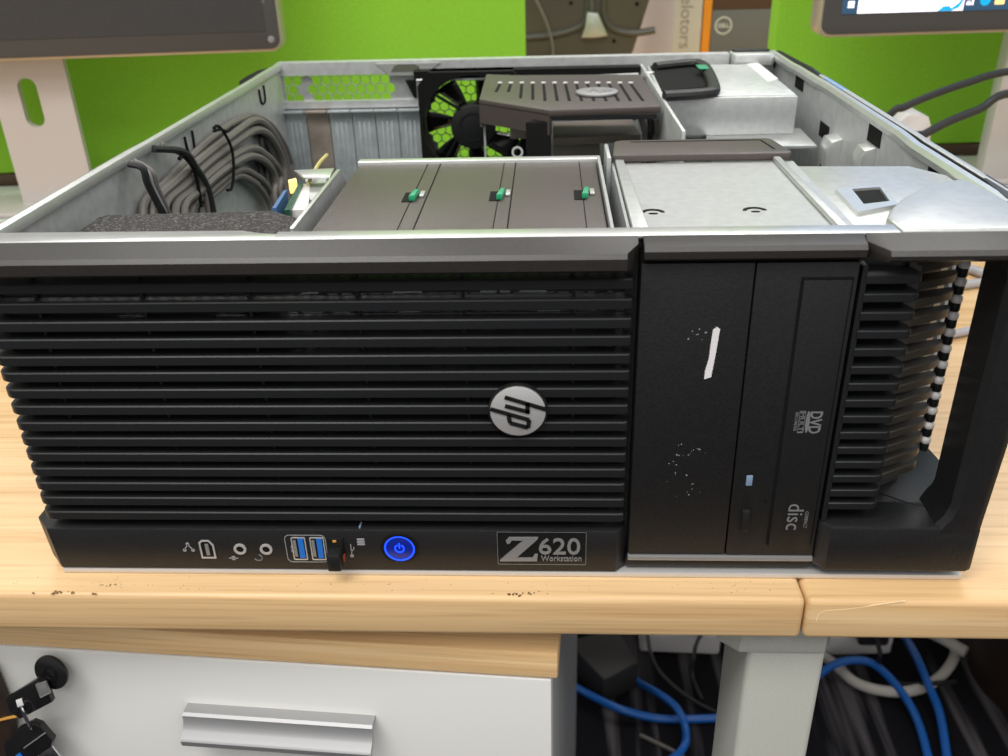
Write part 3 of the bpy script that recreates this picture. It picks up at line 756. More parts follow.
# ---- memory and processor airflow cover
ZC = .1540
AP = [XY(*p, ZC) for p in ((486, 74), (479, 99), (549, 110), (661, 106), (641, 74), (516, 75))]
m = MB().prism(AP, 'z', ZC-.005, ZC, .0012)
A, B, C_, D, E_, F_ = [Vector((*p, 0)) for p in AP]
def wallseg(mb, P, Q, z0, z1, th=.003):
    d = (Q-P).normalized(); n = Vector((-d.y, d.x, 0))*th
    mb.prism([(P.x, P.y), (Q.x, Q.y), (Q.x+n.x, Q.y+n.y), (P.x+n.x, P.y+n.y)], 'z', z0, z1)
wallseg(m, B, C_, ZC-.017, ZC-.003); wallseg(m, A, B, ZC-.020, ZC-.003)
sh = m.build('airflow_cover', M['brown'], pc)
MB().box(B.x+.002, B.x+.0035, B.y+.006, B.y+.008, .02, ZC-.010).build('cover_leg', M['steel'], sh)
MB().prism([(C_.x-.016, C_.y+.001), (C_.x+.0015, C_.y+.001), (C_.x+.0015, C_.y+.012), (C_.x-.010, C_.y+.012)], 'z', .03, ZC-.008, .001).build('cover_leg', M['blk2'], sh)
MB().box(C_.x+.002, D.x-.003, C_.y+.001, C_.y+.003, ZC-.0075, ZC-.0042).build('cover_edge', M['blk'], sh)
for k in range(13):
    xt = 500+k*10.9; xbm = xt+(-4+k*1.35)
    yb = 96+(5 if k > 3 else k*1.2)
    if k < 2: yb = 92
    a, b, c, d = [XY(*p, ZC) for p in ((xt-1.4, 84), (xt+1.4, 84), (xbm+1.6, yb), (xbm-1.6, yb))]
    MB().prism([a, b, c, d], 'z', ZC-.0008, ZC+.0002).build('vent_slot', M['blk2'], sh)
    p = at(xt, 83, 'z', ZC); MB().cyl((p.x, p.y, ZC-.0005), (0, 0, 1), .0019, .0012, 12).build('slot_window', M['whitep'], sh)
p = at(597, 91, 'z', ZC+.002)
lg = MB().prism([(p.x+.0155*math.cos(t), p.y+.0155*math.sin(t)) for t in [2*PI*i/28 for i in range(28)]], 'z', ZC+.0003, ZC+.0022, .0005).build('cover_emblem', M['alu'], sh)
MB().text('hp', .018, (p.x-.008, p.y-.005, ZC+.0023), (1, 0, 0), (0, 1, 0), .0002, shear=.3).build('emblem_letters', M['badge'], lg)
sp = [XY(*q, .118) for q in ((553, 138), (553, 122), (632, 119), (641, 134))]
m = MB().prism(sp, 'z', .112, .118, .0008); m.build('fan_bracket', M['tan'], pc)
sp = [XY(*q, .105) for q in ((553, 146), (553, 140), (598, 138), (600, 145))]
MB().prism(sp, 'z', .08, .105).build('fan_bracket', M['tan'], pc)
p = at(560, 172, 'z', .118); MB().ring((p.x, p.y, .1165), (0, 0, 1), .0375, .0392, .0015, 48).build('cooler_ring', M['chrome'], pc)
MB().cyl((p.x, p.y, .05), (0, 0, 1), .037, .062, 40).build('processor_cooler', M['blk2'], pc)
p = at(518, 153, 'y', .30); MB().ring(p, (0, -1, .3), .0026, .0040, .012, 24).build('cooler_pipe', M['alu'], pc)
P = [XZ(*q, .37) for q in ((510, 121), (523, 121), (526, 126), (526, 139), (510, 139))]
MB().prism(P, 'y', .37, .376, .001).build('port_block', M['tan'], pc)
MB().tube([at(*q, 'y', .40) for q in ((612, 116), (620, 111), (630, 112), (636, 119))], .0022, 8).build('blue_lead', mat('blue_lead', S(40, 80, 190), .4), pc)
for q in ((641, 118, 645, 140), (650, 118, 649, 142), (656, 120, 655, 142)):
    a, b = at(q[0], q[1], 'y', .33), at(q[2], q[3], 'y', .33)
    MB().tube([a, (a+b)/2+Vector((.001, -.002, 0)), b, b-Vector((0, 0, .05))], .0024, 8).build('power_lead', M['cable' if q[0] != 650 else 'cableb'], pc)
# black panel added inside to shade the middle of the case
MB().box(-.084, .098, .170, .172, .006, .09).build('shade_panel', M['blk2'], pc)

# ---- divider strip and power supply
a, b = XY(640, 64, .1555), XY(682, 131, .1555)
dv = MB().prism([a, (a[0]+.0022, a[1]), (b[0]+.0022, b[1]), b], 'z', .02, .1555, .0003); dv.build('divider_plate', M['steel'], pc)
PX0, PX1, PY0, PY1, PZ = .1020, .1985, .3290, .4640, .1548
m = MB().prism([(PX0, PY0), (PX0+.004, PY1), (PX1, PY1), (PX1-.002, PY0)], 'z', .100, PZ, .0008)
ps = m.build('power_supply', M['steel'], pc)
m = MB().prism([(PX0, PY0-.001), (PX1-.002, PY0-.001), (PX1-.002, PY0-.006), (PX0+.004, PY0-.006)], 'z', .128, PZ-.0005, .0006)
m.build('supply_front_plate', M['steel_l'], ps)
lp = [XY(*p, .128) for p in ((707, 131), (800, 128), (817, 145), (705, 146))]
m = MB().prism(lp, 'z', .1255, .128, .0004); m.build('supply_ledge', M['steel_l'], ps)
MB().box(.1200, .2035, .236, .240, .117, .121, .0006).build('cross_bar', M['steel_l'], pc)
MB().box(.1200, .2080, .215, .217, .03, .1185).build('cross_panel', M['steel'], pc)
lb = [XY(*p, PZ) for p in ((747, 64), (758, 63), (778, 79), (768, 82))]
lab = MB().prism(lb, 'z', PZ-.0002, PZ+.0003).build('supply_label', M['paper'], ps, label='white rating label')
m = MB()
for k in range(5):
    t = .15+.17*k; a = Vector(lb[0]).lerp(Vector(lb[3]), t); b = Vector(lb[1]).lerp(Vector(lb[2]), t)
    a, b = a.lerp(b, .2), a.lerp(b, .8); m.stroke([a, b], .0008, 'z', PZ+.0003, PZ+.0004, False)
m.build('label_print', M['mark'], lab)
hpth = [at(*p, 'z', PZ+.003) for p in ((655, 67), (690, 63.5), (702, 65), (709, 74), (714, 89), (706, 93), (664, 96))]
m = MB().tube(hpth, .0046, 10, flat=.8); m.build('supply_handle', M['blk'], ps)
pk = [XY(*p, PZ) for p in ((650, 67), (699, 65), (708, 88), (662, 92))]
MB().prism(pk, 'z', PZ-.0002, PZ+.0010).build('handle_pocket', M['blk2'], ps)
gp = at(702, 66, 'z', PZ+.007); MB().box(gp.x-.004, gp.x+.004, gp.y-.012, gp.y+.006, PZ+.0062, PZ+.0072, .0004).build('handle_mark', M['greenp'], ps)
p = at(649, 70, 'z', .158); MB().cyl((p.x, p.y, .150), (0, 0, 1), .0045, .007, 16, bev=.001).build('thumb_screw', M['rim'], pc)
gp = [XY(*q, .125) for q in ((686, 141), (681, 129), (706, 129), (713, 140))]
MB().prism(gp, 'z', .09, .125, .0008).build('supply_latch', mat('grey_green_plastic', (.12, .135, .11, 1), .5), pc)

# ================================================================== USB receiver in the front port
x = -.0768
ud = thing('usb_receiver', 'tiny black wireless receiver plugged into the third front port right of the two blue ports', 'usb receiver', (x, FY, .005))
MB().box(x-.0036, x+.0036, FY-.0010, FY-.0002, .0062, .0195, .0003).build('plug_collar', M['gloss'], ud)
MB().box(x-.0033, x+.0033, FY-.0085, FY-.0008, .0055, .0150, .0010).build('receiver_body', M['blk'], ud)
MB().box(x+.0034, x+.0042, FY-.0040, FY-.0012, .0080, .0110, .0002).build('side_mark', mat('red_mark', S(150, 60, 45), .5), ud)
MB().box(x-.0012, x+.0006, FY-.0016, FY-.0009, .0172, .0184, .0002).build('contact', M['gold'], ud)

# ================================================================== DESKS
desk = thing('office_desk', 'beech desk whose top carries the open computer', 'desk', (-.45, .30, -.73))
def desk_top(x0, x1, y0, y1, mt, par, z0=-.0265, z1=DZ):
    b = MB().box(x0, x1, y0, y1, z0, z1, .0028, 3); return b.build('desk_top', mt, par)
desk_top(-1.15, .1383, -.0160, .560, M['desk'], desk)
m = MB().prism(rrect(.1200, .1580, .0, .050, .0035), 'z', -.73+.012, -.047, .0008)
lgo = m.build('desk_leg', M['grey_leg'], desk)
MB().prism([(.1060, .006), (.1150, -.002), (.1560, -.002), (.1600, .004), (.1600, .46), (.1060, .46)], 'z', -.0490, -.0266, .001).build('leg_bracket', M['grey_leg'], desk)
MB().box(.110, .168, -.03, .44, -.73, -.718, .003).build('desk_foot', M['grey_leg'], desk)
MB().prism(rrect(-1.10, -1.06, .0, .05, .0035), 'z', -.718, -.0266, .0008).build('desk_leg', M['grey_leg'], desk)
MB().box(-1.12, -1.04, -.03, .60, -.73, -.718, .003).build('desk_foot', M['grey_leg'], desk)
m = MB()
for (cx, cy, n_, wx) in ((515, 594, 26, 26), (70, 592, 14, 40), (110, 585, 8, 12)):
    for k in range(n_):
        p = at(cx+random.gauss(0, wx*.5), cy+random.gauss(0, 1.0), 'z', DZ)
        m.cyl((p.x, p.y, DZ-.0002), (0, 0, 1), random.uniform(.0002, .0006), .0003, 6)
for k in range(60):
    m.cyl((random.uniform(-.24, .13), random.uniform(-.012, -.003), DZ-.0002), (0, 0, 1), random.uniform(.00015, .0003), .0003, 6)
m.build('desk_scuffs', mat('scuff', S(140, 110, 75), .8), desk)
dr = thing('office_desk', 'beech desk butted against the right end of the computer desk', 'desk', (.75, .30, -.73))
desk_top(.1392, 1.35, -.0160, .560, M['desk2'], dr)
MB().prism(rrect(1.26, 1.30, .0, .05, .0035), 'z', -.718, -.0266, .0008).build('desk_leg', M['grey_leg'], dr)
MB().box(1.24, 1.32, -.03, .60, -.73, -.718, .003).build('desk_foot', M['grey_leg'], dr)
# small crack on the right desk edge
m = MB(); pts = [at(*p, 'y', -.0161) for p in ((816, 622), (822, 612), (850, 609), (885, 604), (905, 601))]
m.tube([Vector((p.x, -.0159, p.z)) for p in pts], .0002, 5); m.build('edge_scratch', mat('scratch', S(250, 225, 180), .6), dr)
# pale panel at the back of the desks
PA = math.atan(.062)
pale = MB().prism([(-1.15, .5605), (1.35, .5605), (1.35, .822), (-1.15, .667)], 'z', -.022, DZ+.0004, .0008)
po = pale.build('cable_tray_cover', M['pale'])
tag(po, 'pale grey strip closing the back of both desks under the green dividers', 'cable tray')
po2 = None
# green dividers
def divider(label, x0, x1):
    o = thing('desk_divider', label, 'divider', (0, .743, -.30), PA)
    MB().box(x0, x1, 0, .030, .3105, .78, .003).build('fabric_panel', M['green'], o, local=True)
    MB().box(x0, x1, -.002, .032, .2968, .3100, .001).build('bottom_rail', M['brownstrip'], o, local=True)
    for xx in (x0+.12, x1-.12): MB().box(xx-.03, xx+.03, .002, .028, -.43, .2965, .002).build('divider_post', M['grey_leg'], o, local=True)
    return o
divider('green fabric desk divider behind the left monitor', -1.25, -.0034)
divider('green fabric desk divider behind the right monitor', .2790, 1.40)

# ================================================================== MONITORS
def monitor(name, label, X0, X1, ZB, Y, screen_on):
    o = thing(name, label, 'monitor', ((X0+X1)/2, Y+.1, DZ+.0006))
    H = .33
    tilt = .02
    MB().prism(rrect(X0-.0006, X1+.0006, ZB-.0016, ZB+H, .011, 6), 'y', Y+.0030, Y+.032, .002).build('monitor_shell', M['monrim'], o)
    MB().prism(rrect(X0+.0014, X1-.0014, ZB+.0014, ZB+H-.0014, .010, 6), 'y', Y, Y+.0029, .0005).build('screen_bezel', M['mon'], o)
    return o
# left monitor (dark screen)
YL = .60
p = at(281, 40, 'y', YL); lb_ = at(268, 50.5, 'y', YL)
LX1 = p.x; LZB = lb_.z
ml = monitor('computer_monitor', 'dark screen monitor on a slotted pale stand at the upper left', LX1-.545, LX1, LZB, YL, False)
MB().box(LX1-.530, LX1-.0140, YL-.0006, YL+.001, LZB+.0185, LZB+.318).build('screen', M['screen'], ml)
q = at(267, 37, 'y', YL); MB().cyl((LX1-.0095, YL+.0004, LZB+.0105), (0, -1, 0), .0033, .0012, 20, bev=.0003).build('power_button', M['badge'], ml)
q = MB(); q.ring((LX1-.013, YL+.0004, LZB+.046), (0, -1, 0), .0012, .0018, .0008, 14); q.ring((LX1-.018, YL+.0004, LZB+.046), (0, -1, 0), .0012, .0018, .0008, 14)
q.build('button_icons', M['badge'], ml)
# slotted column
YS = YL+.036
def sx(px, py): return at(px, py, 'y', YS)
a, b = sx(64, 62), sx(88, 160); xr = (a.x+b.x)/2+.013
a, b = sx(1, 95), sx(26, 190); xl = (a.x+b.x)/2+.013
s0 = [sx(*p) for p in ((34, 75), (34, 123))]
sc_ = (sx(29, 82).x+sx(40, 118).x)/2+.013; sw = .0098; st_, sb_ = sx(30, 74).z, sx(38, 122).z
m = MB()
out = rrect(xl, xr, DZ+.006, LZB+.10, .001, 5)
hol = rrect(sc_-sw, sc_+sw, sb_, st_, sw*.98, 5)
m.prism(out, 'y', YS, YS+.008, hole=hol)
m.build('stand_column', M['stand'], ml)
MB().box((xl+xr)/2-.09, (xl+xr)/2+.09, YL+.000, YL+.075, DZ+.0008, DZ+.0065, .002).build('stand_base', M['stand'], ml)
MB().box((xl+xr)/2-.04, (xl+xr)/2+.04, YL+.031, YS, LZB+.05, LZB+.15, .002).build('stand_mount', M['stand'], ml)
# right monitor (desktop showing)
YR = .60
p = at(821, 24, 'y', YR); q = at(850, 36, 'y', YR); RX0, RZB = p.x, q.z
mr = monitor('computer_monitor', 'monitor at the upper right showing a taskbar with a white search box', RX0, RX0+.545, RZB, YR, True)
pz = at(900, 13, 'y', YR).z; px0 = at(842, 12, 'y', YR).x
scx0 = px0; ys = YR-.0006
so = MB().box(scx0, RX0+.530, ys, YR+.001, pz, RZB+.318).build('screen', M['desktop'], mr)
def scr(name, mt, x0p, x1p, z0, z1, y=ys-.0003, r=0):
    x0, x1 = at(x0p, 8, 'y', YR).x, at(x1p, 8, 'y', YR).x
    return MB().box(x0, x1, y, ys+.0002, pz+z0, pz+z1).build(name, mt, so)
tb = scr('taskbar', M['task'], 842, 1300, 0., .0165, ys-.0002)
sb2 = scr('search_box', M['search'], 858, 966, .0003, .0162, ys-.0004)
xs_ = at(872, 8, 'y', YR).x
MB().text('Type here to search', .0088, (xs_, ys-.0006, pz+.0052), width=at(912, 8, 'y', YR).x-xs_, depth=.0001).build('search_text', M['ink'], so)
q = at(866, 7, 'y', YR); MB().ring((q.x, ys-.0003, pz+.0085), (0, -1, 0), .0019, .0025, .0003, 16).build('search_icon', M['ink'], so)
m = MB()
x0 = at(940, 8, 'y', YR).x; x1 = at(965, 8, 'y', YR).x; W_ = x1-x0
m.prism([(x0, pz+.0004), (x0+W_*.2, pz+.0045), (x0+W_*.45, pz+.005), (x0+W_*.55, pz+.0025), (x0+W_*.8, pz+.007), (x1, pz+.0125), (x1, pz+.0095), (x0+W_*.85, pz+.003), (x0+W_*.55, pz+.0004)], 'y', ys-.0007, ys-.0003)
m.build('search_picture', M['wave'], so)
m = MB()
q = at(851, 7, 'y', YR)
for dx in (0, .0032):
    for dz in (0, .0032): m.box(q.x-.003+dx, q.x-.0002+dx, ys-.0006, ys, pz+.0055+dz, pz+.0083+dz)
q = at(972, 7, 'y', YR)
m.box(q.x-.003, q.x+.001, ys-.0006, ys, pz+.0095, pz+.0115); m.box(q.x-.003, q.x+.001, ys-.0006, ys, pz+.005, pz+.008); m.box(q.x+.002, q.x+.0035, ys-.0006, ys, pz+.005, pz+.0115)
m.build('taskbar_icons', M['search'], so)
q = at(988, 5, 'y', YR); MB().cyl((q.x, ys, pz+.0090), (0, -1, 0), .0050, .0006, 24).build('browser_icon', M['wave'], so)
q = at(1003, 5, 'y', YR); MB().box(q.x-.0045, q.x+.0045, ys-.0006, ys, pz+.0048, pz+.0125).build('folder_icon', M['folder'], so)
xa = at(1003, 110, 'y', YS).x
MB().box(xa, xa+.070, YS, YS+.018, DZ+.006, RZB+.10, .001).build('stand_column', M['stand'], mr)
MB().box(xa-.010, xa+.16, YR+.030, YR+.115, DZ+.0008, DZ+.0065, .002).build('stand_base', M['stand'], mr)
MB().box(xa+.0, xa+.07, YR+.031, YS, RZB+.05, RZB+.15, .002).build('stand_mount', M['stand'], mr)

def turn(o, px, py, a):
    o.matrix_basis = Matrix.Translation((px, py, 0)) @ Matrix.Rotation(a, 4, 'Z') @ Matrix.Translation((-px, -py, 0)) @ o.matrix_basis
turn(ml, LX1, YL, math.radians(5.6)); turn(mr, RX0, YR, math.radians(3))
# ================================================================== things behind the computer on the right
pl = thing('power_adapter', 'rounded white plug adapter standing on the desk behind the right side of the computer', 'adapter', (.357, .55, DZ))
Yp = .53
P = [XZ(*p, Yp) for p in ((930, 145), (931, 122), (928, 110), (921, 106), (906, 107), (896, 115), (892, 124), (888, 145))]
zb = DZ+.0002
P = [(x+.003, z-.007) for x, z in P]; P[0] = (P[0][0], zb); P[-1] = (P[-1][0], zb)
MB().prism(P, 'y', Yp, Yp+.035, .003).build('adapter_body', M['whitep'], pl)
MB().box(P[0][0]-.02, P[0][0]-.005, Yp-.002, Yp, .03, .05, .001).build('adapter_socket', M['cableg'], pl)
c1 = [(.235, .50, DZ+.0045), (.265, .50, .010), at(884, 121, 'y', .49), at(905, 107, 'y', .49), at(935, 94, 'y', .50), at(970, 82, 'y', .51), at(1012, 71, 'y', .52), (.56, .56, .14), (.66, .645, .19)]
tag(MB().tube(c1, .0033, 10).build('monitor_cable', M['cableb']), 'black cable arching above the white adapter in front of the right green divider', 'cable')
c2 = [(.245, .46, DZ+.007), (.275, .465, .009), at(905, 146, 'y', .455), at(925, 134, 'y', .46), at(950, 121, 'y', .47), at(980, 109, 'y', .48), at(1014, 93, 'y', .49), (.53, .53, .105), (.64, .645, .15)]
tag(MB().tube(c2, .0036, 10).build('monitor_cable', M['cableb']), 'black cable crossing below the other, in front of the right monitor stand', 'cable')
def flat(px, py, r): p = at(px, py, 'z', DZ+r); return p
for nm, pts, r, lab_ in (('desk_cable', ((955, 268), (972, 270), (992, 276), (1012, 270), (1030, 262)), .0038, 'upper of the grey cables on the desk seen through the carry handle'),
                         ('desk_cable', ((940, 287), (965, 285), (985, 283), (1010, 287), (1030, 290)), .0036, 'middle grey cable on the desk seen through the carry handle'),
                         ('desk_cable', ((935, 337), (955, 334), (975, 330), (990, 328), (1015, 324)), .0030, 'thin grey cable lowest on the desk seen through the carry handle')):
    P = [flat(x, y, r+.0003) for x, y in pts]
    d_ = (P[-1]-P[0]); P = [P[0]-Vector((.07, -.012, 0)), P[0]-Vector((.03, -.003, 0))]+P+[P[-1]+Vector((.10, d_.y*.3, 0)), P[-1]+Vector((.26, -.03, 0)), P[-1]+Vector((.50, .02, 0))]
    P = [Vector((max(p.x, .232), p.y, r+DZ+.0006)) for p in P]
    tag(MB().tube(P, r, 10).build(nm, M['cableg']), lab_, 'cable')

# ================================================================== beyond the dividers
od2 = thing('office_desk', 'desk on the far side of the green dividers', 'desk', (.2, 1.4, -.73))
MB().box(-.9, 1.3, .86, 1.9, -.0245, -.004, .003).build('desk_top', M['desk'], od2)
for xx in (-.85, 1.25):
    MB().box(xx-.02, xx+.02, 1.2, 1.26, -.73, -.0246, .003).build('desk_leg', M['grey_leg'], od2)
YB = 1.25
mbk = thing('computer_monitor', 'back of a dark plastic monitor seen through the gap between the dividers', 'monitor', (.05, YB+.02, -.004))
x1t, x1b = at(655, 0, 'y', YB).x, at(638, 48, 'y', YB).x
sh_ = MB().prism([(-.24, .03), (.150, .03), (.163, .06), (.205, .20), (.26, .40), (-.24, .40)], 'y', YB, YB+.04, .008, 3)
sh2 = sh_.build('monitor_shell', M['shell'], mbk)
m = MB()
m.tube([at(*p, 'y', YB) for p in ((500, 39), (545, 36), (572, 30), (585, 20), (588, -5), (588, -40))], .006, 10)
m.tube([at(*p, 'y', YB) for p in ((612, -40), (606, -8), (604, 12), (612, 28), (632, 33), (655, 30))], .006, 10)
m.build('shell_ridge', M['shell'], sh2)
for p_ in ((571, 3), (637, 4), (614, 41)):
    p = at(*p_, 'y', YB); MB().cyl(p+Vector((0, .001, 0)), (0, -1, 0), .0032, .002, 12).build('screw_hole', M['blk2'], sh2)
P = [XZ(*p, YB-.012) for p in ((587, 12), (598, 13), (602, 22), (608, 36), (595, 38), (581, 38), (585, 26))]
MB().prism(P, 'y', YB-.014, YB-.001, .003).build('stand_neck', M['steel_l'], mbk)
m = MB()
m.tube([at(*p, 'y', YB-.004) for p in ((592, -60), (592, -20), (592, 12))], .004, 8); m.build('neck_rod', M['steel_d'], mbk)
MB().box(-.06, .12, YB-.06, YB+.12, -.0038, .004, .002).build('stand_base', M['blk'], mbk)
MB().box(.015, .045, YB+.015, YB+.06, .004, .06, .002).build('stand_column', M['blk'], mbk)
tag(MB().tube([at(*p, 'y', YB-.03) for p in ((531, -10), (542, 12), (549, 30), (553, 50))]+[Vector((.026, YB-.03, .03)), Vector((.04, YB-.03, -.0015))], .0022, 8).build('thin_cable', M['cable']), 'thin grey cable hanging in front of the far dark monitor', 'cable')
# white printed box
YW = 1.33
xa, xb_, xc = at(650, 25, 'y', YW+.05).x, at(674, 30, 'y', YW).x, at(701, 30, 'y', YW).x
wb = thing('paper_carton', 'white printed carton beside the orange folder, beyond the dividers', 'box', ((xb_+xc)/2, YW, -.004))
m = MB().prism([(xb_, YW), (xc, YW), (xc, YW+.2), (xa-.02, YW+.2), (xa-.004, YW+.06)], 'z', -.0038, .30, .0008)
m.build('carton_body', mat('white_carton', (.60, .55, .54, 1), .7), wb)
q = at(684, 4, 'y', YW-.0003)
MB().text('elotors', .030, (at(693, 20, 'y', YW).x-.021, YW-.0005, at(684, -4, 'y', YW).z), (0, 0, -1), (1, 0, 0), .0002, width=.083).build('carton_print', M['brownink'], wb)
x0, x1 = at(702, 25, 'y', YW-.002).x+.001, at(711.5, 20, 'y', YW-.002).x
of = MB().box(x0+.0005, x1, YW, YW+.2, -.0038, .33, .001).build('orange_folder', M['orange']); tag(of, 'orange folder edge standing between the white carton and the grey carton', 'folder')
x2 = at(782, 20, 'y', YW-.002).x+.04
gb = thing('laptop_carton', 'grey carton with a round printed logo and a brown upper band, beyond the dividers', 'box', ((x1+x2)/2, YW, -.004))
zt = at(740, 9.5, 'y', YW).z
MB().box(x1+.001, x2, YW, YW+.2, -.0038, zt, .001).build('carton_body', M['dbox'], gb)
MB().box(x1+.001, x2, YW+.0, YW+.2, zt+.0003, zt+.12, .001).build('carton_band', M['dboxt'], gb)
q = at(723.5, 25.5, 'y', YW)
rr = at(732, 25, 'y', YW).x-q.x
MB().ring((q.x, YW, q.z), (0, -1, 0), rr*.86, rr, .0006, 36).build('logo_ring', M['pink'], gb)
MB().text('DELL', rr*.62, (q.x-rr*.66, YW-.0004, q.z-rr*.2), width=rr*1.3, depth=.0002, bold=.0002).build('logo_text', M['pink'], gb)

# ================================================================== cabinet with drawer, handle and keys
co = Vector((.0268, -.0035, -.0520)); ca = -.063
cab = thing('drawer_pedestal', 'white drawer pedestal with a wooden top under the left desk', 'cabinet', (co.x, co.y, -.73), ca)
cab_m = wm(cab)
nrm = (cab_m.to_3x3() @ Vector((0, -1, 0))).normalized()
def cl(px, py, off=0.):     # pixel -> cabinet local on its front plane
    p = atp(px, py, Vector((co.x, co.y, 0))+nrm*off, nrm); return cab_m.inverted() @ p
ztop = .73-.052
WT = cl(555, 654).z; WB = cl(550, 679).z
MB().box(-.43, 0, 0, .50, WB, WT, .0015).build('cabinet_top', M['cabw'], cab, local=True)
MB().box(-.428, -.0035, .0160, .495, .03, WB-.0003, .001).build('cabinet_body', mat('grey_side_panel', (.34, .35, .36, 1), .5), cab, local=True)
for k in range(3):
    z1 = WB-.0015-k*.205; z0 = z1-.202
    if k == 2: z0 = .045
    d = MB().box(-.427, -.0035, .0005, .0155, z0, z1, .0008).build('drawer_front', M['white'], cab, local=True)
    if k == 0:
        A, B, C_, D = cl(187, 719, .010), cl(374, 731, .010), cl(179, 739, .010), cl(370, 751, .010)
        x0, x1 = (A.x+C_.x)/2, (B.x+D.x)/2; z1h = (A.z+B.z)/2; z0h = (C_.z+D.z)/2
    hh = z1h-z0h; zo = z0h-k*.2
    pf = [(.0006, zo+hh), (-.006, zo+hh), (-.0075, zo+hh*.92), (-.0082, zo+hh*.66), (-.0105, zo+hh*.44), (-.0140, zo+hh*.30), (-.0150, zo+hh*.22), (-.0146, zo), (-.0125, zo), (-.0120, zo+hh*.15), (-.0080, zo+hh*.40), (-.0065, zo+hh*.75), (.0006, zo+hh*.85)]
    MB().prism(pf, 'x', x0, x1).build('drawer_handle', M['alu'], d, local=True)
MB().box(-.42, -.01, .03, .48, .0005, .029, .001).build('plinth', M['blk'], cab, local=True)

# keys
def cw(px, py, off): return atp(px, py, Vector((co.x, co.y, 0))+nrm*off, nrm)
key = thing('cabinet_key', 'black headed key in the drawer lock at the lower left', 'key', cw(52, 671, .0))
X = (cab_m.to_3x3() @ Vector((1, 0, 0))).normalized(); Zv = Vector((0, 0, 1))
c0 = cw(53, 671, .006)
dd = (nrm*.95+Zv*.20-X*.12).normalized()
m = MB().cyl(c0, dd, .0100, .0022, 32, bev=.0007)
m.ring(c0+dd*.0020, dd, .0035, .0044, .0006, 28)
m.build('lock_disc', M['gloss'], key)
MB().cyl(cw(53, 671, .0005), (c0-cw(53, 671, .0005)), .0035, .0066, 20).build('key_stem', M['steel_d'], key)
def slab(P, off, th, name, mt, par, bev=.0008):
    q = [cab_m.inverted() @ cw(x, y, off) for x, y in P]
    pts = [(p.x, p.z) for p in q]
    return MB().prism(pts, 'y', -off-th, -off, bev, mtx=cab_m).build(name, mt, par)
slab([(10, 694), (40, 675), (49, 680), (56, 697), (24, 714), (13, 706)], .010, .0040, 'key_head', M['gloss'], key)
slab([(36, 684), (46, 681), (51, 692), (41, 697)], .0142, .0005, 'key_head_inlay', M['badge'], key)
kh = slab([(16, 700), (22, 698), (24, 705), (18, 707)], .0142, .0004, 'key_ring_hole', M['paper'], key, .0001)
kr = thing('key_ring', 'bright metal ring linking the two black keys', 'key ring', cw(26, 716, .014))
MB().tube([cw(21, 706, .0152), cw(24, 712, .017), cw(29, 722, .0165), cw(31, 729, .0152), cw(28, 724, .0148), cw(22, 712, .0148)], .00055, 6, closed=True).build('wire_ring', M['chrome'], kr)
k2 = thing('cabinet_key', 'second black headed key hanging below the first with a toothed metal blade', 'key', cw(34, 740, .010))
slab([(8, 739), (22, 724), (36, 717), (44, 720), (57, 735), (55, 741), (38, 753), (28, 768), (12, 764)], .009, .0045, 'key_head', M['gloss'], k2)
m = MB()
q = [cw(*p, .0140) for p in ((24, 748), (45, 733))]; m.tube(q, .0004, 6, smooth=0)
m.build('key_head_line', M['badge'], k2)
slab([(40, 752), (48, 744), (53, 745), (62, 757), (58, 766), (54, 760), (52, 768), (46, 760), (40, 764)], .0098, .0012, 'key_blade', M['chrome'], k2, .0002)
slab([(14, 757), (20, 752), (24, 757), (18, 762)], .0138, .0006, 'blue_dot', M['bluep'], k2, .0001)
stp = thing('key_strap', 'dark brown strap with gold stitching hanging at the left edge beside the keys', 'strap', cw(0, 700, .004))
slab([(-40, 640), (-2, 664), (8, 690), (16, 712), (20, 740), (4, 800), (-40, 800)], .0015, .0065, 'strap', M['leather'], stp)
m = MB().tube([cw(-30, 730, .0085), cw(0, 720, .0086), (cw(18, 716, .0086))], .0009, 6); m.build('gold_stitching', M['gold'], stp)

# ================================================================== floor and things under the desk
fz = -.73
m = MB().box(-3, 3, -2.5, 4, fz-.02, fz-.0002); fo_ = m.build('floor', M['carpet']); fo_['kind'] = 'structure'
m = MB().box(-3, 3, 3.9, 4, fz, 2.0); o = m.build('wall_back', M['wall']); o['kind'] = 'structure'
def fl(px, py, h=0.): return at(px, py, 'z', fz+h)
# power strips
def strip(label, pa, pb, wd=.055, h=.042):
    A, B = fl(*pa, h), fl(*pb, h); c = (A+B)/2; ang = math.atan2(B.y-A.y, B.x-A.x); L = (B-A).length
    o = thing('power_strip', label, 'power strip', (c.x, c.y, fz), ang)
    MB().box(-L/2, L/2, 0, wd, .0004, h, .006, 3).build('strip_body', M['whitep'], o, local=True)
    for k in range(3):
        MB().cyl((-L/2+L*(k+.5)/3, wd/2, h-.001), (0, 0, 1), .017, .0014, 20).build('socket', M['whitep'], o, local=True)
    return o
strip('white power strip on the carpet left of the grey desk leg', (641, 632), (722, 635))
s2 = strip('white power strip on the carpet right of the grey desk leg', (822, 636), (896, 634))
bp_ = thing('black_plug', 'black mains plug in the power strip right of the desk leg', 'plug', (fl(872, 645, .042).x, fl(872, 645, .042).y+.01, fz+.0445))
bl_ = bp_.location
MB().prism(rrect(bl_.x-.022, bl_.x+.022, bl_.y-.016, bl_.y+.016, .006), 'z', bl_.z, bl_.z+.04, .004).build('plug_body', M['cableb'], bp_)
MB().tube([(bl_.x, bl_.y-.015, bl_.z+.02), (bl_.x, bl_.y-.04, bl_.z+.01), fl(880, 668, .004), fl(897, 683, .004), fl(925, 684, .018), fl(955, 682, .008)], .0035, 8).build('plug_cord', M['cableb'], bp_)
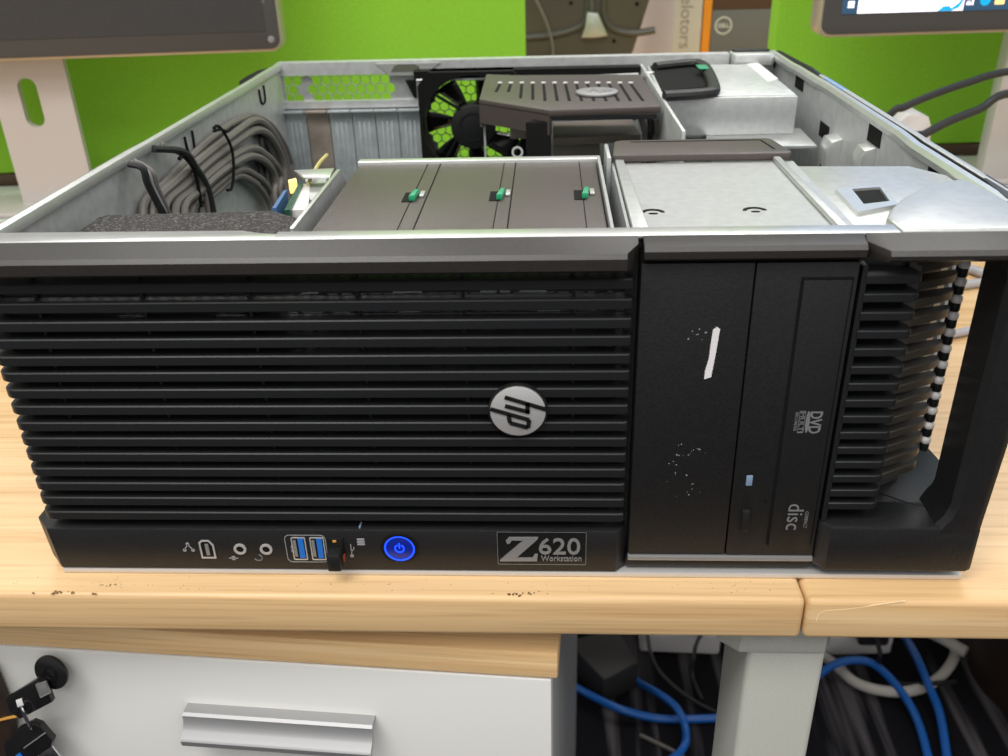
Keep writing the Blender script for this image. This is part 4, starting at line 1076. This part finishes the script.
def cableobj(pts, r, mt, label, nm='floor_cable', group=None, h=None):
    P = [fl(x, y, (z if z is not None else r)+.0002) for x, y, z in [(p+(None,)) if len(p) == 2 else p for p in pts]]
    return tag(MB().tube(P, r, 10).build(nm, M[mt]), label, 'cable')
cableobj(((540, 676), (565, 682), (590, 695, .02), (620, 709, .02), (655, 718), (690, 719), (730, 717), (760, 712)), .0055, 'blue', 'blue network cable sagging from the cabinet to the grey desk leg', 'network_cable')
cableobj(((628, 676), (642, 684), (658, 693, .02), (675, 706, .03), (684, 722, .03), (686, 740, .012), (680, 752, .006), (665, 764)), .0052, 'blue', 'short blue cable curving over the sagging one left of the desk leg', 'network_cable')
cableobj(((800, 690), (828, 668, .02), (852, 660, .03), (875, 665, .03), (900, 690, .02), (918, 722, .01), (930, 765, .006)), .0056, 'blue', 'blue cable arching right from the grey desk leg', 'network_cable')
cableobj(((885, 612), (900, 630, .01), (915, 654, .03), (928, 684, .03), (940, 715, .015), (948, 765, .006)), .0058, 'blue', 'straighter blue cable running down to the right of the arched one', 'network_cable')
cableobj(((800, 640), (832, 662), (855, 682, .01), (885, 691, .012), (915, 690, .012), (940, 677), (955, 655), (950, 640), (930, 628)), .0074, 'cablew', 'thick white cable looping on the carpet under the right desk', 'mains_cable')
cableobj(((925, 630, .02), (945, 640, .03), (966, 652, .03)), .0085, 'cablew', 'short white cable end above the loop under the right desk', 'mains_cable')
cableobj(((646, 620), (650, 650, .05), (660, 672, .03), (685, 695, .01), (715, 712), (740, 722)), .0030, 'cableb', 'thin black cable crossing the left power strip', 'thin_cable')
cableobj(((712, 618), (698, 640, .05), (694, 655, .05), (692, 675, .02), (702, 700)), .0030, 'cableb', 'thin black cable looping down beside the desk leg', 'thin_cable')
cableobj(((640, 735), (655, 742), (675, 752), (690, 762)), .0028, 'cable', 'thin grey cable end on the carpet near the bottom edge', 'thin_cable')
bx_ = thing('power_brick', 'dark power brick on the carpet beside the pedestal', 'adapter', (fl(600, 670).x, fl(600, 670).y, fz))
P = [XY(*p, fz+.05) for p in ((566, 640), (618, 628), (638, 662), (604, 680))]
MB().prism(P, 'z', fz+.0003, fz+.05, .004).build('brick_body', mat('dark_grey_plastic', (.03, .028, .027, 1), .5), bx_)
# dark bin at right
bn = thing('waste_bin', 'dark waste bin in the shade at the lower right', 'bin', (fl(1040, 700).x, fl(1040, 700).y, fz))
c = bn.location
m = MB(); n = 28; L = []
cx_, cy_2 = c.x+.05, c.y+.04
for rr, z in ((.125, fz+.0003), (.150, fz+.28), (.153, fz+.285), (.146, fz+.285), (.122, fz+.01)):
    L.append([m.bm.verts.new((cx_+rr*math.cos(2*PI*k/n), cy_2+rr*math.sin(2*PI*k/n), z)) for k in range(n)])
for A, B in zip(L, L[1:]):
    for k in range(n): m.bm.faces.new((A[k], A[(k+1) % n], B[(k+1) % n], B[k]))
m.bm.faces.new(L[0][::-1]); m.bm.faces.new(L[-1])
m.build('bin_body', M['leather'], bn)
MB().ring((cx_, cy_2, fz+.281), (0, 0, 1), .147, .156, .006, 32).build('bin_rim', M['blk'], bn)

for nm_, gr_ in (('desk_cable', 'grey cables on the desk seen through the handle'), ('network_cable', 'blue network cables under the desks'), ('monitor_cable', 'black monitor cables behind the computer'),
               ('power_strip', 'white power strips on the carpet'), ('desk_divider', 'green desk dividers'), ('thin_cable', 'thin cables'), ('cabinet_key', 'black headed cabinet keys'), ('mains_cable', 'white cables under the right desk')):
    for o in bpy.data.objects:
        if o.parent is None and o.name.split('.')[0] == nm_: o['group'] = gr_
for n_ in bpy.data.materials['speckled_foam'].node_tree.nodes:
    if n_.type == 'VALTORGB':
        n_.color_ramp.elements[0].position = .52; n_.color_ramp.elements[1].position = .70
        n_.color_ramp.elements[0].color = (.03, .027, .027, 1); n_.color_ramp.elements[1].color = (.19, .18, .175, 1)
    if n_.type == 'TEX_NOISE' and n_.inputs['Detail'].default_value == 5: n_.inputs['Scale'].default_value = 850
# ================================================================== light
wd = bpy.data.worlds.new('room'); SC.world = wd; wd.use_nodes = True
nt = wd.node_tree; bg = nt.nodes['Background']
tc = nt.nodes.new('ShaderNodeTexCoord'); sx_ = nt.nodes.new('ShaderNodeSeparateXYZ'); rp = nt.nodes.new('ShaderNodeValToRGB')
nt.links.new(tc.outputs['Generated'], sx_.inputs[0]); nt.links.new(sx_.outputs['Z'], rp.inputs['Fac'])
rp.color_ramp.elements[0].position = .0; rp.color_ramp.elements[0].color = (.36, .36, .37, 1)     # room walls
rp.color_ramp.elements[1].position = .62; rp.color_ramp.elements[1].color = (1, .985, .955, 1)      # white ceiling
nt.links.new(rp.outputs['Color'], bg.inputs[0]); bg.inputs[1].default_value = 1.0
def area(name, loc, sx, sy, e, col=(1, .98, .95), rot=(0, 0, 0)):
    l = bpy.data.lights.new(name, 'AREA'); l.shape = 'RECTANGLE'; l.size = sx; l.size_y = sy; l.energy = e; l.color = col
    o = bpy.data.objects.new(name, l); COL.objects.link(o); o.location = loc; o.rotation_euler = rot
    return o
area('ceiling_or_fill_light', (-.7, -.9, 1.9), 1.2, .6, 34)
area('ceiling_or_fill_light', (.7, -1.6, 1.9), 1.2, .6, 22)  # unseen fill lamp added behind the camera to brighten the cabinet front
area('ceiling_or_fill_light', (.9, 1.6, 1.9), 1.2, .6, 22)
area('ceiling_or_fill_light', (-.9, 1.8, 1.9), 1.2, .6, 22)

vs = SC.view_settings; vs.view_transform = 'Standard'; vs.look = 'None'; vs.gamma = 1; vs.exposure = 0.; vs.use_curve_mapping = False
